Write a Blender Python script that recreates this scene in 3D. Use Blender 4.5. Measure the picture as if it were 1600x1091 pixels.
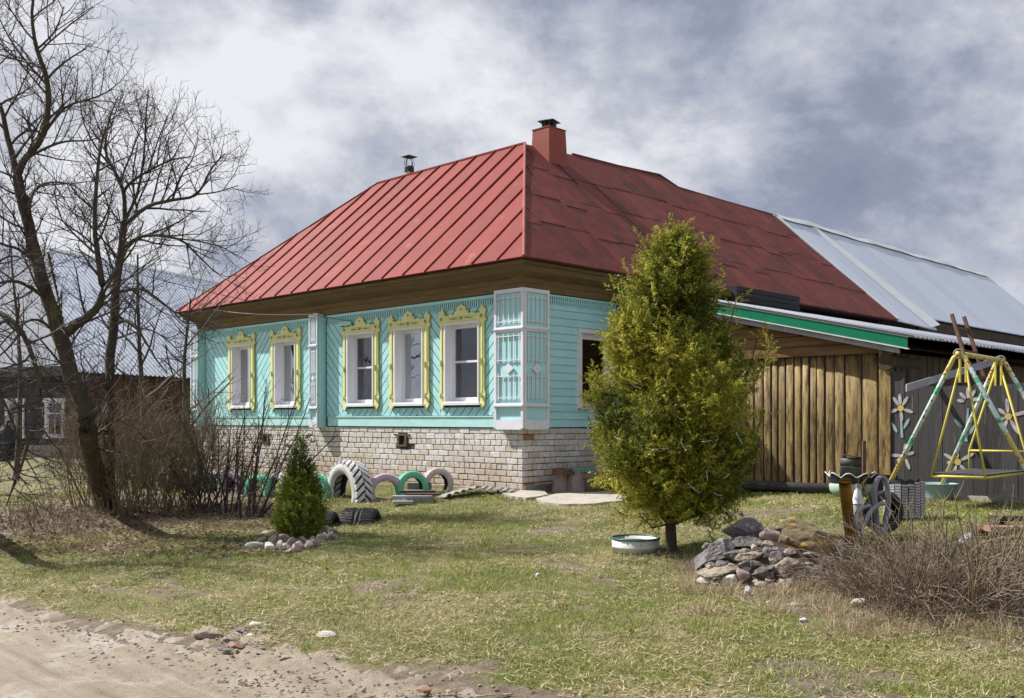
import bpy, bmesh, math, random
import numpy as np
from mathutils import Vector, Matrix, noise as mnoise
random.seed(7)
rng = np.random.default_rng(7)
R = math.radians
scene = bpy.context.scene
for o in list(bpy.data.objects): bpy.data.objects.remove(o)

# ------------------------------------------------------------------ frame of reference
# World axes follow the house: +x runs along its side wall, +y along its street front, corner of the house at the origin.
CAMZ = 1.2; FPX = 1545.0; HX = 800.0; HY = 655.0
VC, VS = .7037, .7105
def cw(X, Y, Z=0.0):
    "metres right / ahead of the viewer -> world"
    return Vector(((X-.176)*VC+(Y-16)*VS, -(X-.176)*VS+(Y-16)*VC, Z))
def pt(px, py, Y):
    return cw((px-HX)/FPX*Y, Y, CAMZ+(HY-py)/FPX*Y)

# ------------------------------------------------------------------ camera
cd = bpy.data.cameras.new('camera'); cam = bpy.data.objects.new('camera', cd)
scene.collection.objects.link(cam); scene.camera = cam
cam.location = cw(0, 0, CAMZ)
cam.rotation_euler = (R(90), 0, math.atan2(VC, VS)-R(90))
cd.sensor_width = 36; cd.lens = 36*FPX/1600; cd.shift_y = 109.5/1600
cd.clip_start = .1; cd.clip_end = 3000
scene.render.resolution_x = 1024; scene.render.resolution_y = 698

# ------------------------------------------------------------------ sun and sky
SUN_EL = R(47); sd = Vector((-.42, .907, 0)).normalized()
sunv = Vector((sd.x*math.cos(SUN_EL), sd.y*math.cos(SUN_EL), math.sin(SUN_EL)))
sl = bpy.data.lights.new('sun', 'SUN'); so = bpy.data.objects.new('sun', sl); scene.collection.objects.link(so)
sl.energy = 4.9; sl.angle = R(.6); sl.color = (1, .95, .87)
so.rotation_euler = sunv.to_track_quat('Z', 'Y').to_euler(); so.location = (0, 0, 40)
w = bpy.data.worlds.new('World'); scene.world = w; w.use_nodes = True
nt = w.node_tree; nt.nodes.clear()
def N(t, **k):
    n = nt.nodes.new(t)
    for a, b in k.items(): setattr(n, a, b)
    return n
L = lambda a, b: nt.links.new(a, b)
sky = N('ShaderNodeTexSky', sky_type='NISHITA', sun_disc=False); sky.sun_elevation = SUN_EL
sky.sun_rotation = math.atan2(sd.x, sd.y)
bs = N('ShaderNodeBackground'); bs.inputs[1].default_value = .11; L(sky.outputs[0], bs.inputs[0])
tc = N('ShaderNodeTexCoord')
mp = N('ShaderNodeMapping'); mp.inputs['Scale'].default_value = (1, 1, 1.45); L(tc.outputs['Generated'], mp.inputs[0])
nz = N('ShaderNodeTexNoise'); nz.inputs['Scale'].default_value = 3.1; nz.inputs['Detail'].default_value = 9; nz.inputs['Roughness'].default_value = .66
nz.inputs['Distortion'].default_value = .15
L(mp.outputs[0], nz.inputs['Vector'])
nzw = N('ShaderNodeTexNoise'); nzw.inputs['Scale'].default_value = 6.5; nzw.inputs['Detail'].default_value = 6; L(mp.outputs[0], nzw.inputs['Vector'])
off = N('ShaderNodeVectorMath', operation='MULTIPLY_ADD'); L(nzw.outputs['Color'], off.inputs[0]); off.inputs[1].default_value = (.22,)*3
off2 = N('ShaderNodeVectorMath', operation='SUBTRACT'); L(tc.outputs['Generated'], off2.inputs[0]); off2.inputs[1].default_value = (.11,)*3
L(off2.outputs[0], off.inputs[2])
def skydir(px, py):
    v = pt(px, py, 10)-cam.location; return tuple(v.normalized())
nzd = N('ShaderNodeTexNoise'); nzd.inputs['Scale'].default_value = 7.5; nzd.inputs['Detail'].default_value = 8; nzd.inputs['Distortion'].default_value = .1; L(mp.outputs[0], nzd.inputs['Vector'])
mad = N('ShaderNodeMath', operation='MULTIPLY_ADD'); L(nzd.outputs['Fac'], mad.inputs[0]); mad.inputs[1].default_value = .56; L(nz.outputs['Fac'], mad.inputs[2])
msb = N('ShaderNodeMath', operation='SUBTRACT'); L(mad.outputs[0], msb.inputs[0]); msb.inputs[1].default_value = .28
acc = msb.outputs[0]
def blob(px, py, rad, amt):
    "a cloud mass in one direction of the sky; amt > 0 brighter"
    global acc
    d = N('ShaderNodeVectorMath', operation='DISTANCE'); L(off.outputs[0], d.inputs[0]); d.inputs[1].default_value = skydir(px, py)
    m = N('ShaderNodeMapRange', interpolation_type='SMOOTHERSTEP'); L(d.outputs['Value'], m.inputs[0])
    m.inputs[1].default_value = rad; m.inputs[2].default_value = 0; m.inputs[3].default_value = 0; m.inputs[4].default_value = amt
    a = N('ShaderNodeMath', operation='ADD'); L(acc, a.inputs[0]); L(m.outputs[0], a.inputs[1]); acc = a.outputs[0]
for b in [(1290,265,.17,-.11), (1080,90,.13,-.06), (1450,190,.2,-.06), (480,20,.08,-.16), (700,130,.09,-.05), (1560,330,.14,-.06),
          (1000,200,.14,.10), (640,60,.15,.10), (330,150,.26,.08), (120,60,.26,.07), (1330,120,.09,.07), (1180,120,.12,.10), (370,390,.12,-.09),
          (450,250,.15,.08), (1500,400,.09,.10), (700,200,.1,.06), (1560,60,.12,.05), (1300,360,.08,.07), (560,330,.1,.03), (-500,300,.5,.06), (2300,200,.4,-.05)]:
    blob(*b)
gn = N('ShaderNodeMath', operation='MULTIPLY_ADD'); L(acc, gn.inputs[0]); gn.inputs[1].default_value = 1.2; gn.inputs[2].default_value = -.075
ramp = N('ShaderNodeValToRGB'); L(gn.outputs[0], ramp.inputs[0])
cr = ramp.color_ramp; cr.elements[0].position = .18; cr.elements[0].color = (.155,.178,.25,1); cr.elements[1].position = .71; cr.elements[1].color = (.545,.555,.585,1)
for p_, c_ in ((.33,(.195,.215,.285)), (.40,(.25,.27,.34)), (.455,(.295,.315,.38)), (.51,(.345,.36,.41)), (.60,(.445,.458,.497))):
    e = cr.elements.new(p_); e.color = (*c_, 1)
bc = N('ShaderNodeBackground'); L(ramp.outputs[0], bc.inputs[0]); bc.inputs[1].default_value = 1.0
cover = N('ShaderNodeMapRange'); L(nz.outputs['Fac'], cover.inputs[0]); cover.inputs[1].default_value = .30; cover.inputs[2].default_value = .42
cover.inputs[3].default_value = .93; cover.inputs[4].default_value = 1
mx = N('ShaderNodeMixShader'); L(cover.outputs[0], mx.inputs[0]); L(bs.outputs[0], mx.inputs[1]); L(bc.outputs[0], mx.inputs[2])
wo = N('ShaderNodeOutputWorld'); L(mx.outputs[0], wo.inputs[0])
vs = scene.view_settings; vs.view_transform = 'Standard'; vs.look = 'None'; vs.gamma = 1; vs.use_curve_mapping = False; vs.exposure = 0.62

# ------------------------------------------------------------------ terrain height
def sm(a, b, x):
    t = min(1, max(0, (x-a)/(b-a))); return t*t*(3-2*t)
def g(x, y):
    z = -.50+.07*sm(-9.3, -8.4, x)+.43*min(1, max(0, (x+7.7)/6.9))
    z += .02*min(3, max(0, y))*sm(-3, -.5, x)
    z += .03*min(5, max(0, -y-2))*sm(-4, 0, x)
    z += .02*mnoise.noise(Vector((x*.5, y*.5, 3)))+.009*mnoise.noise(Vector((x*2.1, y*2.1, 7)))
    return z
def G(x, y): return Vector((x, y, g(x, y)))
def gp(px, py, dz=0):
    "point on the terrain seen at a place of the photograph"
    lo, hi = 4.0, 60.0
    Y = lo
    while Y < hi:
        p = pt(px, py, Y)
        if p.z <= g(p.x, p.y): break
        Y += .05
    p = pt(px, py, Y); return Vector((p.x, p.y, g(p.x, p.y)+dz))

# ------------------------------------------------------------------ mesh helpers
class MB:
    def __init__(s): s.v = []; s.f = []; s.M = None
    def add(s, vs, fs):
        k = len(s.v)
        s.v += [tuple(s.M @ Vector(p)) for p in vs] if s.M is not None else [tuple(p) for p in vs]
        s.f += [tuple(i+k for i in f) for f in fs]
        return s
    def box(s, x0, x1, y0, y1, z0, z1):
        return s.add([(x0,y0,z0),(x1,y0,z0),(x1,y1,z0),(x0,y1,z0),(x0,y0,z1),(x1,y0,z1),(x1,y1,z1),(x0,y1,z1)],
                     [(3,2,1,0),(4,5,6,7),(0,1,5,4),(1,2,6,5),(2,3,7,6),(3,0,4,7)])
    def prism(s, poly, c0, c1):
        "poly in (a, b), extruded along c"
        n = len(poly)
        return s.add([(p[0],p[1],c0) for p in poly]+[(p[0],p[1],c1) for p in poly],
                     [tuple(range(n-1,-1,-1)), tuple(range(n,2*n))]+[(i,(i+1)%n,n+(i+1)%n,n+i) for i in range(n)])
    def tube(s, pts, rad, n=6, cap=True):
        pts = [Vector(p) for p in pts]; m = len(pts)
        if not hasattr(rad, '__len__'): rad = [rad]*m
        vs = []; ref = None
        for i, p in enumerate(pts):
            t = (pts[min(i+1, m-1)]-pts[max(i-1, 0)])
            if t.length < 1e-9: t = Vector((0,0,1))
            t.normalize()
            if ref is None: ref = Vector((0,0,1)) if abs(t.z) < .9 else Vector((1,0,0))
            a = t.cross(ref)
            if a.length < 1e-4: a = t.cross(Vector((.3,.9,.2)))
            a.normalize(); b = t.cross(a); ref = a.cross(t)*1.0 if False else ref
            for k in range(n):
                q = 2*math.pi*k/n
                vs.append(p+(a*math.cos(q)+b*math.sin(q))*rad[i])
        fs = [(i*n+k, i*n+(k+1)%n, (i+1)*n+(k+1)%n, (i+1)*n+k) for i in range(m-1) for k in range(n)]
        if cap: fs += [tuple(range(n-1,-1,-1)), tuple(range((m-1)*n, m*n))]
        return s.add(vs, fs)
    def lathe(s, prof, n=24, close=False):
        "profile of (radius, z)"
        m = len(prof)
        vs = [(r*math.cos(2*math.pi*k/n), r*math.sin(2*math.pi*k/n), z) for r, z in prof for k in range(n)]
        rng_ = range(m) if close else range(m-1)
        return s.add(vs, [(i*n+k, i*n+(k+1)%n, ((i+1)%m)*n+(k+1)%n, ((i+1)%m)*n+k) for i in rng_ for k in range(n)])
    def build(s, name, mat, parent=None, smooth=False, fix=True):
        me = bpy.data.meshes.new(name); me.from_pydata(s.v, [], s.f)
        if fix:
            bm = bmesh.new(); bm.from_mesh(me); bmesh.ops.recalc_face_normals(bm, faces=bm.faces); bm.to_mesh(me); bm.free()
        if smooth: me.polygons.foreach_set('use_smooth', [True]*len(me.polygons))
        me.materials.append(mat)
        return link(name, me, parent)
def link(name, me, parent=None):
    o = bpy.data.objects.new(name, me); scene.collection.objects.link(o)
    if parent is not None: o.parent = parent
    return o
def thing(name, label, cat, loc=(0,0,0), rz=0, group=None):
    o = bpy.data.objects.new(name, None); scene.collection.objects.link(o); o.empty_display_size = .2
    o.location = loc; o.rotation_euler = (0, 0, rz); o['label'] = label; o['category'] = cat
    if group: o['group'] = group
    return o
def tag(o, label, cat, group=None, kind=None):
    if label: o['label'] = label
    if cat: o['category'] = cat
    if group: o['group'] = group
    if kind: o['kind'] = kind
    return o
def frame(o, a, b, c):
    "matrix that takes (a, b, c) to o + a*A + b*B + c*C"
    A, B, C_ = Vector(a), Vector(b), Vector(c)
    return Matrix(((A.x,B.x,C_.x,o[0]),(A.y,B.y,C_.y,o[1]),(A.z,B.z,C_.z,o[2]),(0,0,0,1)))
FRONT = frame((0,0,0), (0,1,0), (0,0,1), (-1,0,0))     # (u, z, outward) on the street front
SIDE = frame((0,0,0), (1,0,0), (0,0,1), (0,-1,0))      # (v, z, outward) on the side wall
def mbM(M): m = MB(); m.M = M; return m
def clip_half(poly, nx, ny, d):
    "keep points with nx*x + ny*y <= d"
    out = []
    for i in range(len(poly)):
        p, q = poly[i], poly[(i+1) % len(poly)]
        a, b = nx*p[0]+ny*p[1]-d, nx*q[0]+ny*q[1]-d
        if a <= 0: out.append(p)
        if (a < 0 < b) or (b < 0 < a):
            t = a/(a-b); out.append((p[0]+(q[0]-p[0])*t, p[1]+(q[1]-p[1])*t))
    return out
def clip_rect(poly, x0, x1, y0, y1):
    for a in ((1,0,x1),(-1,0,-x0),(0,1,y1),(0,-1,-y0)):
        poly = clip_half(poly, *a)
        if len(poly) < 3: return []
    return poly
def area(p): return abs(sum(p[i][0]*p[(i+1)%len(p)][1]-p[(i+1)%len(p)][0]*p[i][1] for i in range(len(p))))/2
def minus(rect, holes):
    "rectangles that tile rect with the holes left out"
    x0, x1, y0, y1 = rect
    xs = sorted({x0, x1, *[min(max(h[k],x0),x1) for h in holes for k in (0,1)]})
    out = []
    for a, b in zip(xs, xs[1:]):
        hs = sorted([(h[2],h[3]) for h in holes if h[0] < (a+b)/2 < h[1]])
        y = y0
        for h0, h1 in hs:
            if h0 > y: out.append((a,b,y,min(h0,y1)))
            y = max(y, h1)
        if y < y1: out.append((a,b,y,y1))
    return out
def soup(name, tris, cols, mat, parent=None):
    "triangle soup with a colour per triangle; tris (n,3,3)"
    n = len(tris); me = bpy.data.meshes.new(name)
    me.vertices.add(n*3); me.vertices.foreach_set('co', np.ascontiguousarray(tris, dtype=np.float32).ravel())
    me.loops.add(n*3); me.loops.foreach_set('vertex_index', np.arange(n*3, dtype=np.int32))
    me.polygons.add(n); me.polygons.foreach_set('loop_start', np.arange(0, n*3, 3, dtype=np.int32))
    me.polygons.foreach_set('loop_total', np.full(n, 3, dtype=np.int32))
    me.update(calc_edges=True)
    ca = me.color_attributes.new('col', 'FLOAT_COLOR', 'CORNER')
    c = np.ones((n, 3, 4), dtype=np.float32); c[:, :, :3] = cols[:, None, :]
    ca.data.foreach_set('color', c.ravel())
    me.materials.append(mat)
    return link(name, me, parent)
def basis(d, roll):
    "rotation matrices (n,3,3), columns x, y, z with z along d"
    d = d/np.linalg.norm(d, axis=1, keepdims=True)
    ref = np.where(np.abs(d[:, 2:3]) < .95, np.array([[0,0,1.]]), np.array([[1.,0,0]]))
    x = np.cross(ref, d); x /= np.linalg.norm(x, axis=1, keepdims=True); y = np.cross(d, x)
    c, s = np.cos(roll)[:,None], np.sin(roll)[:,None]
    return np.stack([x*c+y*s, -x*s+y*c, d], axis=2)
def scatter(temp, pos, B, scl):
    "temp (t,3,3) -> (n*t,3,3)"
    v = np.einsum('nij,tkj->ntki', B, temp)*scl[:,None,None,None]+pos[:,None,None,:]
    return v.reshape(-1, 3, 3)

# ------------------------------------------------------------------ materials
def new_mat(name):
    m = bpy.data.materials.new(name); m.use_nodes = True; t = m.node_tree; t.nodes.clear()
    out = t.nodes.new('ShaderNodeOutputMaterial'); b = t.nodes.new('ShaderNodeBsdfPrincipled')
    t.links.new(b.outputs[0], out.inputs[0]); return m, t, b
def surf(name, c1, c2, scale=4, rough=.75, stretch=(1,1,1), bump=.3, bscale=None, c3=None, t3=.62, s3=9, vary=.0, detail=6, metal=0, hard=.18, spec=.3, dist=.01, coord='Object', c3w=.08):
    "two-tone noise surface with relief; c3 = worn or dirty patches with their own shape; vary = tone step between pieces"
    m, t, b = new_mat(name); n = t.nodes.new; l = t.links.new
    tc = n('ShaderNodeTexCoord'); mp = n('ShaderNodeMapping'); mp.inputs['Scale'].default_value = stretch
    l(tc.outputs[coord], mp.inputs[0])
    oi = n('ShaderNodeObjectInfo')
    if vary:
        sc = n('ShaderNodeMath'); sc.operation = 'MULTIPLY'; l(oi.outputs['Random'], sc.inputs[0]); sc.inputs[1].default_value = 37
        l(sc.outputs[0], mp.inputs['Location'])
    nz = n('ShaderNodeTexNoise'); nz.inputs['Scale'].default_value = scale; nz.inputs['Detail'].default_value = detail; nz.inputs['Roughness'].default_value = .62
    l(mp.outputs[0], nz.inputs['Vector'])
    mr = n('ShaderNodeMapRange'); l(nz.outputs['Fac'], mr.inputs[0]); mr.inputs[1].default_value = .5-hard; mr.inputs[2].default_value = .5+hard
    mix = n('ShaderNodeMix'); mix.data_type = 'RGBA'; l(mr.outputs[0], mix.inputs[0]); mix.inputs[6].default_value = (*c1,1); mix.inputs[7].default_value = (*c2,1)
    col = mix.outputs[2]
    if c3 is not None:
        n3 = n('ShaderNodeTexNoise'); n3.inputs['Scale'].default_value = s3; n3.inputs['Detail'].default_value = 8; n3.inputs['Roughness'].default_value = .7
        l(mp.outputs[0], n3.inputs['Vector'])
        m3 = n('ShaderNodeMapRange'); l(n3.outputs['Fac'], m3.inputs[0]); m3.inputs[1].default_value = t3; m3.inputs[2].default_value = t3+c3w
        x3 = n('ShaderNodeMix'); x3.data_type = 'RGBA'; l(m3.outputs[0], x3.inputs[0]); l(col, x3.inputs[6]); x3.inputs[7].default_value = (*c3,1)
        col = x3.outputs[2]
    if vary:
        vr = n('ShaderNodeMapRange'); l(oi.outputs['Random'], vr.inputs[0]); vr.inputs[3].default_value = 1-vary; vr.inputs[4].default_value = 1+vary
        hs = n('ShaderNodeHueSaturation'); l(vr.outputs[0], hs.inputs['Value']); l(col, hs.inputs['Color']); col = hs.outputs[0]
    l(col, b.inputs['Base Color']); b.inputs['Roughness'].default_value = rough; b.inputs['Metallic'].default_value = metal
    b.inputs['Specular IOR Level'].default_value = spec
    if bump:
        nb = n('ShaderNodeTexNoise'); nb.inputs['Scale'].default_value = bscale or scale*4; nb.inputs['Detail'].default_value = 5
        l(mp.outputs[0], nb.inputs['Vector'])
        bp = n('ShaderNodeBump'); bp.inputs['Strength'].default_value = bump; bp.inputs['Distance'].default_value = dist
        l(nb.outputs['Fac'], bp.inputs['Height']); l(bp.outputs[0], b.inputs['Normal'])
    return m
def leafmat(name, rough=.6, trans=.0):
    m, t, b = new_mat(name); a = t.nodes.new('ShaderNodeVertexColor'); a.layer_name = 'col'
    t.links.new(a.outputs[0], b.inputs['Base Color']); b.inputs['Roughness'].default_value = rough; b.inputs['Specular IOR Level'].default_value = .2
    if trans:
        tr = t.nodes.new('ShaderNodeBsdfTranslucent'); t.links.new(a.outputs[0], tr.inputs[0])
        mx = t.nodes.new('ShaderNodeMixShader'); mx.inputs[0].default_value = trans
        t.links.new(b.outputs[0], mx.inputs[1]); t.links.new(tr.outputs[0], mx.inputs[2]); t.links.new(mx.outputs[0], t.nodes['Material Output'].inputs[0])
    return m
TEAL = (.25,.60,.57)
M = {}
M['teal'] = surf('teal_paint', (.45,.76,.80), (.38,.70,.74), 3, .5, bump=.15, bscale=30, c3=(.56,.66,.65), t3=.64, s3=6, vary=.05)
M['teal_gap'] = surf('teal_backing', (.03,.12,.12), (.025,.10,.10), 5, .7, bump=0)
M['teal_worn_sunlit'] = surf('worn_sunlit_teal_skirt', (.50,.78,.78), (.38,.70,.70), 3, .6, (1,1,3), bump=.2, c3=(.55,.60,.56), t3=.60, s3=6)  # worn paint, lightened further to stand in for sunlight low on the wall
M['white'] = surf('white_paint', (.76,.77,.82), (.68,.69,.75), 5, .5, bump=.12, bscale=25, c3=(.48,.49,.5), t3=.74, s3=14)
M['pvc'] = surf('white_window_plastic', (.78,.79,.84), (.74,.75,.80), 3, .35, bump=0)
M['yellow'] = surf('yellow_paint', (.80,.79,.38), (.70,.70,.34), 8, .55, bump=.2, bscale=40, c3=(.80,.78,.50), t3=.66, s3=20)
M['olive'] = surf('olive_trim_paint', (.30,.34,.10), (.26,.30,.09), 8, .6, bump=0)
M['brownwood'] = surf('old_brown_eave_wood', (.20,.14,.065), (.11,.072,.032), 2.5, .8, (1.2,.5,14), bump=.6, bscale=12, c3=(.30,.23,.12), t3=.60, s3=2.5, vary=.18)
M['redroof'] = surf('bright_red_roof_paint', (.225,.033,.029), (.175,.028,.025), 1.6, .62, (1,1,.5), bump=.2, bscale=4, spec=.15, c3=(.26,.070,.058), t3=.58, s3=2.6, vary=.11, dist=.03)
M['redold'] = surf('weathered_red_roof_paint', (.19,.046,.038), (.105,.035,.030), 1.8, .7, (1,1,1), bump=.3, bscale=4, spec=.12, c3=(.075,.036,.029), t3=.51, s3=2.2, vary=.14, dist=.03, c3w=.14)
M['seam'] = surf('roof_seam', (.22,.03,.028), (.15,.02,.02), 3, .55, bump=0)
M['capmetal'] = surf('hip_flashing', (.34,.10,.09), (.27,.06,.055), 5, .5, c3=(.42,.30,.27), t3=.60, s3=9)
M['deck'] = surf('roof_deck_wood', (.05,.035,.03), (.03,.02,.02), 3, .9, bump=0)
M['galv'] = surf('galvanised_sheet', (.54,.59,.69), (.49,.54,.64), .8, .45, bump=.15, bscale=2, metal=.12, vary=.05, dist=.03, spec=.5)
M['galvwhite'] = surf('pale_flashing_sheet', (.62,.65,.66), (.54,.57,.60), 2, .5, bump=.1, metal=.1, c3=(.42,.43,.38), t3=.68)
M['corr'] = surf('corrugated_roofing', (.62,.65,.72), (.52,.55,.62), 1.2, .4, bump=.1, metal=.2, vary=.08)
M['brick'] = None
M['mortar'] = surf('dark_mortar', (.10,.09,.085), (.06,.055,.05), 12, .95, bump=.4)
M['concrete'] = surf('rough_concrete', (.32,.30,.27), (.20,.18,.155), 5, .95, bump=.7, bscale=14, c3=(.12,.11,.08), t3=.58, s3=6, dist=.02)
M['slab'] = surf('sandy_concrete_slab', (.43,.40,.36), (.34,.31,.27), 3, .9, bump=.4, bscale=18, c3=(.24,.21,.16), t3=.62, s3=3)
M['gold'] = surf('honey_brown_planks', (.35,.25,.095), (.11,.072,.034), 2.0, .7, (7,7,1.0), bump=.6, bscale=10, c3=(.045,.026,.013), t3=.48, s3=2.6, vary=.16, c3w=.16)
M['darkbrown'] = surf('dark_brown_boards', (.22,.125,.05), (.11,.06,.026), 2.2, .65, (4,1,8), bump=.5, vary=.2)
M['barnwood'] = surf('weathered_dark_boards', (.10,.075,.05), (.05,.038,.028), 3, .9, (5,5,.6), bump=.6, bscale=10, vary=.3, c3=(.17,.14,.10), t3=.62, s3=3)
M['greywood'] = surf('grey_fence_boards', (.068,.065,.068), (.040,.038,.040), 3, .9, (6,6,.5), bump=.6, bscale=10, vary=.16, c3=(.15,.145,.145), t3=.6, s3=3)
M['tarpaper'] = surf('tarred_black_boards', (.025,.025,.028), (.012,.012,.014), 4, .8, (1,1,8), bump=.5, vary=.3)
M['green'] = surf('green_painted_fascia', (.0,.17,.085), (.0,.145,.075), 4, .4, bump=.05)
M['chim'] = surf('red_chimney_casing', (.27,.058,.038), (.20,.042,.030), 3, .55, (1,1,.6), bump=.2, c3=(.16,.05,.035), t3=.60, s3=4)
M['blackmetal'] = surf('sooty_metal', (.04,.045,.05), (.02,.02,.022), 8, .6, bump=.2)
M['copper'] = surf('green_tinged_cap', (.06,.15,.15), (.03,.07,.07), 8, .5, bump=.1)
M['pipe'] = surf('asbestos_pipe', (.30,.27,.23), (.16,.14,.12), 6, .85, bump=.3)
M['ventwood'] = surf('vent_frame_wood', (.16,.11,.07), (.09,.065,.045), 6, .85, bump=.4)
M['dark'] = surf('unlit_interior', (.02,.02,.02), (.03,.028,.025), 3, .9, bump=0)
M['curtain'] = surf('net_curtain', (.62,.64,.68), (.50,.52,.56), 20, .9, bump=.1)
M['bark'] = surf('dark_bark', (.080,.066,.045), (.040,.034,.026), 9, .9, (1,1,.4), bump=.8, bscale=30, c3=(.10,.10,.035), t3=.56, s3=4, dist=.02)
M['twig'] = surf('twig_bark', (.075,.058,.055), (.045,.036,.035), 12, .8, bump=0)
M['brush'] = surf('brushwood_bark', (.23,.185,.115), (.13,.105,.065), 6, .85, bump=0)
M['brushpale'] = surf('dead_stalks', (.28,.22,.165), (.13,.098,.073), 6, .85, bump=0)
M['leaf'] = leafmat('foliage', .6, .25)
M['grass'] = leafmat('grass_blades', .7, .3)
M['rubber'] = surf('black_rubber', (.022,.023,.026), (.035,.035,.036), 9, .6, bump=.2)
M['ladder'] = surf('old_ladder_wood', (.15,.085,.06), (.09,.05,.04), 5, .85, bump=.4)
M['greyplank'] = surf('pale_grey_plank', (.34,.36,.42), (.24,.25,.30), 5, .8, (1,1,1), bump=.3)
M['rust'] = surf('rust_yellow_post', (.42,.22,.03), (.20,.085,.02), 5, .7, (1,1,.6), bump=.4, c3=(.07,.04,.02), t3=.60, s3=6)
M['cable'] = surf('pale_cable', (.55,.55,.58), (.45,.45,.48), 5, .5, bump=0)
M['blackcable'] = surf('dark_cable', (.03,.03,.03), (.02,.02,.02), 5, .5, bump=0)
M['petal'] = surf('white_flower_paint', (.50,.47,.50), (.24,.23,.25), 14, .7, bump=0)
M['flowereye'] = surf('yellow_flower_paint', (.55,.42,.12), (.45,.34,.10), 9, .7, bump=0)
M['stem'] = surf('pale_green_flower_paint', (.30,.42,.42), (.20,.28,.30), 9, .7, bump=0)
def paint(name, c, d=.8, wear=(.05,.05,.05), t3=.66):
    return surf(name, c, tuple(k*d for k in c), 7, .6, bump=.25, bscale=30, c3=wear, t3=t3, s3=12)
# brick: pale silicate bricks, a few tan or orange ones, damp yellow-brown staining low on the wall
m, t, b = new_mat('pale_silicate_brick'); n = t.nodes.new; l = t.links.new
oi = n('ShaderNodeObjectInfo'); tcn = n('ShaderNodeTexCoord'); geo = n('ShaderNodeNewGeometry'); rnd = n('ShaderNodeValToRGB')
cell = n('ShaderNodeTexWhiteNoise'); cell.noise_dimensions = '3D'
snp = n('ShaderNodeVectorMath'); snp.operation = 'SNAP'; l(geo.outputs['Position'], snp.inputs[0]); snp.inputs[1].default_value = (.26,.26,.1)
l(oi.outputs['Random'], rnd.inputs[0])
e = rnd.color_ramp.elements; e[0].position = 0; e[0].color = (.58,.57,.56,1); e[1].position = 1; e[1].color = (.50,.43,.36,1)
for p_, c_ in ((.35,(.66,.65,.645)), (.6,(.55,.53,.51)), (.8,(.60,.56,.51)), (.93,(.52,.47,.40))):
    q = e.new(p_); q.color = (*c_,1)
nz1 = n('ShaderNodeTexNoise'); nz1.inputs['Scale'].default_value = 1.1; nz1.inputs['Detail'].default_value = 5; l(geo.outputs['Position'], nz1.inputs['Vector'])
sx = n('ShaderNodeSeparateXYZ'); l(geo.outputs['Position'], sx.inputs[0])
a1 = n('ShaderNodeMath'); a1.operation = 'MULTIPLY_ADD'; l(nz1.outputs['Fac'], a1.inputs[0]); a1.inputs[1].default_value = -1.3; l(sx.outputs[2], a1.inputs[2])
mr = n('ShaderNodeMapRange'); l(a1.outputs[0], mr.inputs[0]); mr.inputs[1].default_value = -.08; mr.inputs[2].default_value = -.62; mr.inputs[3].default_value = 0; mr.inputs[4].default_value = .7
x1 = n('ShaderNodeMix'); x1.data_type = 'RGBA'; l(mr.outputs[0], x1.inputs[0]); l(rnd.outputs[0], x1.inputs[6]); x1.inputs[7].default_value = (.40,.28,.17,1)
nz2 = n('ShaderNodeTexNoise'); nz2.inputs['Scale'].default_value = 22; nz2.inputs['Detail'].default_value = 8; l(geo.outputs['Position'], nz2.inputs['Vector'])
mr2 = n('ShaderNodeMapRange'); l(nz2.outputs['Fac'], mr2.inputs[0]); mr2.inputs[1].default_value = .35; mr2.inputs[2].default_value = .7; mr2.inputs[3].default_value = 1.12; mr2.inputs[4].default_value = .78
h2 = n('ShaderNodeHueSaturation'); l(x1.outputs[2], h2.inputs['Color']); l(mr2.outputs[0], h2.inputs['Value']); l(h2.outputs[0], b.inputs['Base Color'])
b.inputs['Roughness'].default_value = .9; bp = n('ShaderNodeBump'); bp.inputs['Strength'].default_value = .5; bp.inputs['Distance'].default_value = .008
l(nz2.outputs['Fac'], bp.inputs['Height']); l(bp.outputs[0], b.inputs['Normal']); M['brick'] = m
M['brickred'] = surf('orange_brick', (.36,.17,.09), (.28,.13,.08), 9, .9, bump=.5)
# window pane: partly see-through, partly mirror
m, t, b = new_mat('window_glass'); n = t.nodes.new
gl = n('ShaderNodeBsdfGlossy'); gl.inputs['Roughness'].default_value = .015; gl.inputs[0].default_value = (.9,.92,.95,1)
tr = n('ShaderNodeBsdfTransparent'); tr.inputs[0].default_value = (.75,.78,.78,1)
fr = n('ShaderNodeFresnel'); fr.inputs[0].default_value = 2.2
mx = n('ShaderNodeMixShader'); t.links.new(fr.outputs[0], mx.inputs[0]); t.links.new(tr.outputs[0], mx.inputs[1]); t.links.new(gl.outputs[0], mx.inputs[2])
wn = n('ShaderNodeTexNoise'); wn.inputs['Scale'].default_value = 1.5; wb = n('ShaderNodeBump'); wb.inputs['Strength'].default_value = .06; wb.inputs['Distance'].default_value = .05
t.links.new(wn.outputs['Fac'], wb.inputs['Height']); t.links.new(wb.outputs[0], gl.inputs['Normal'])
t.links.new(mx.outputs[0], t.nodes['Material Output'].inputs[0]); M['glass'] = m

M['glass_bright'] = M['glass'].copy(); M['glass_bright'].node_tree.nodes['Fresnel'].inputs[0].default_value = 6.0
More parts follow.
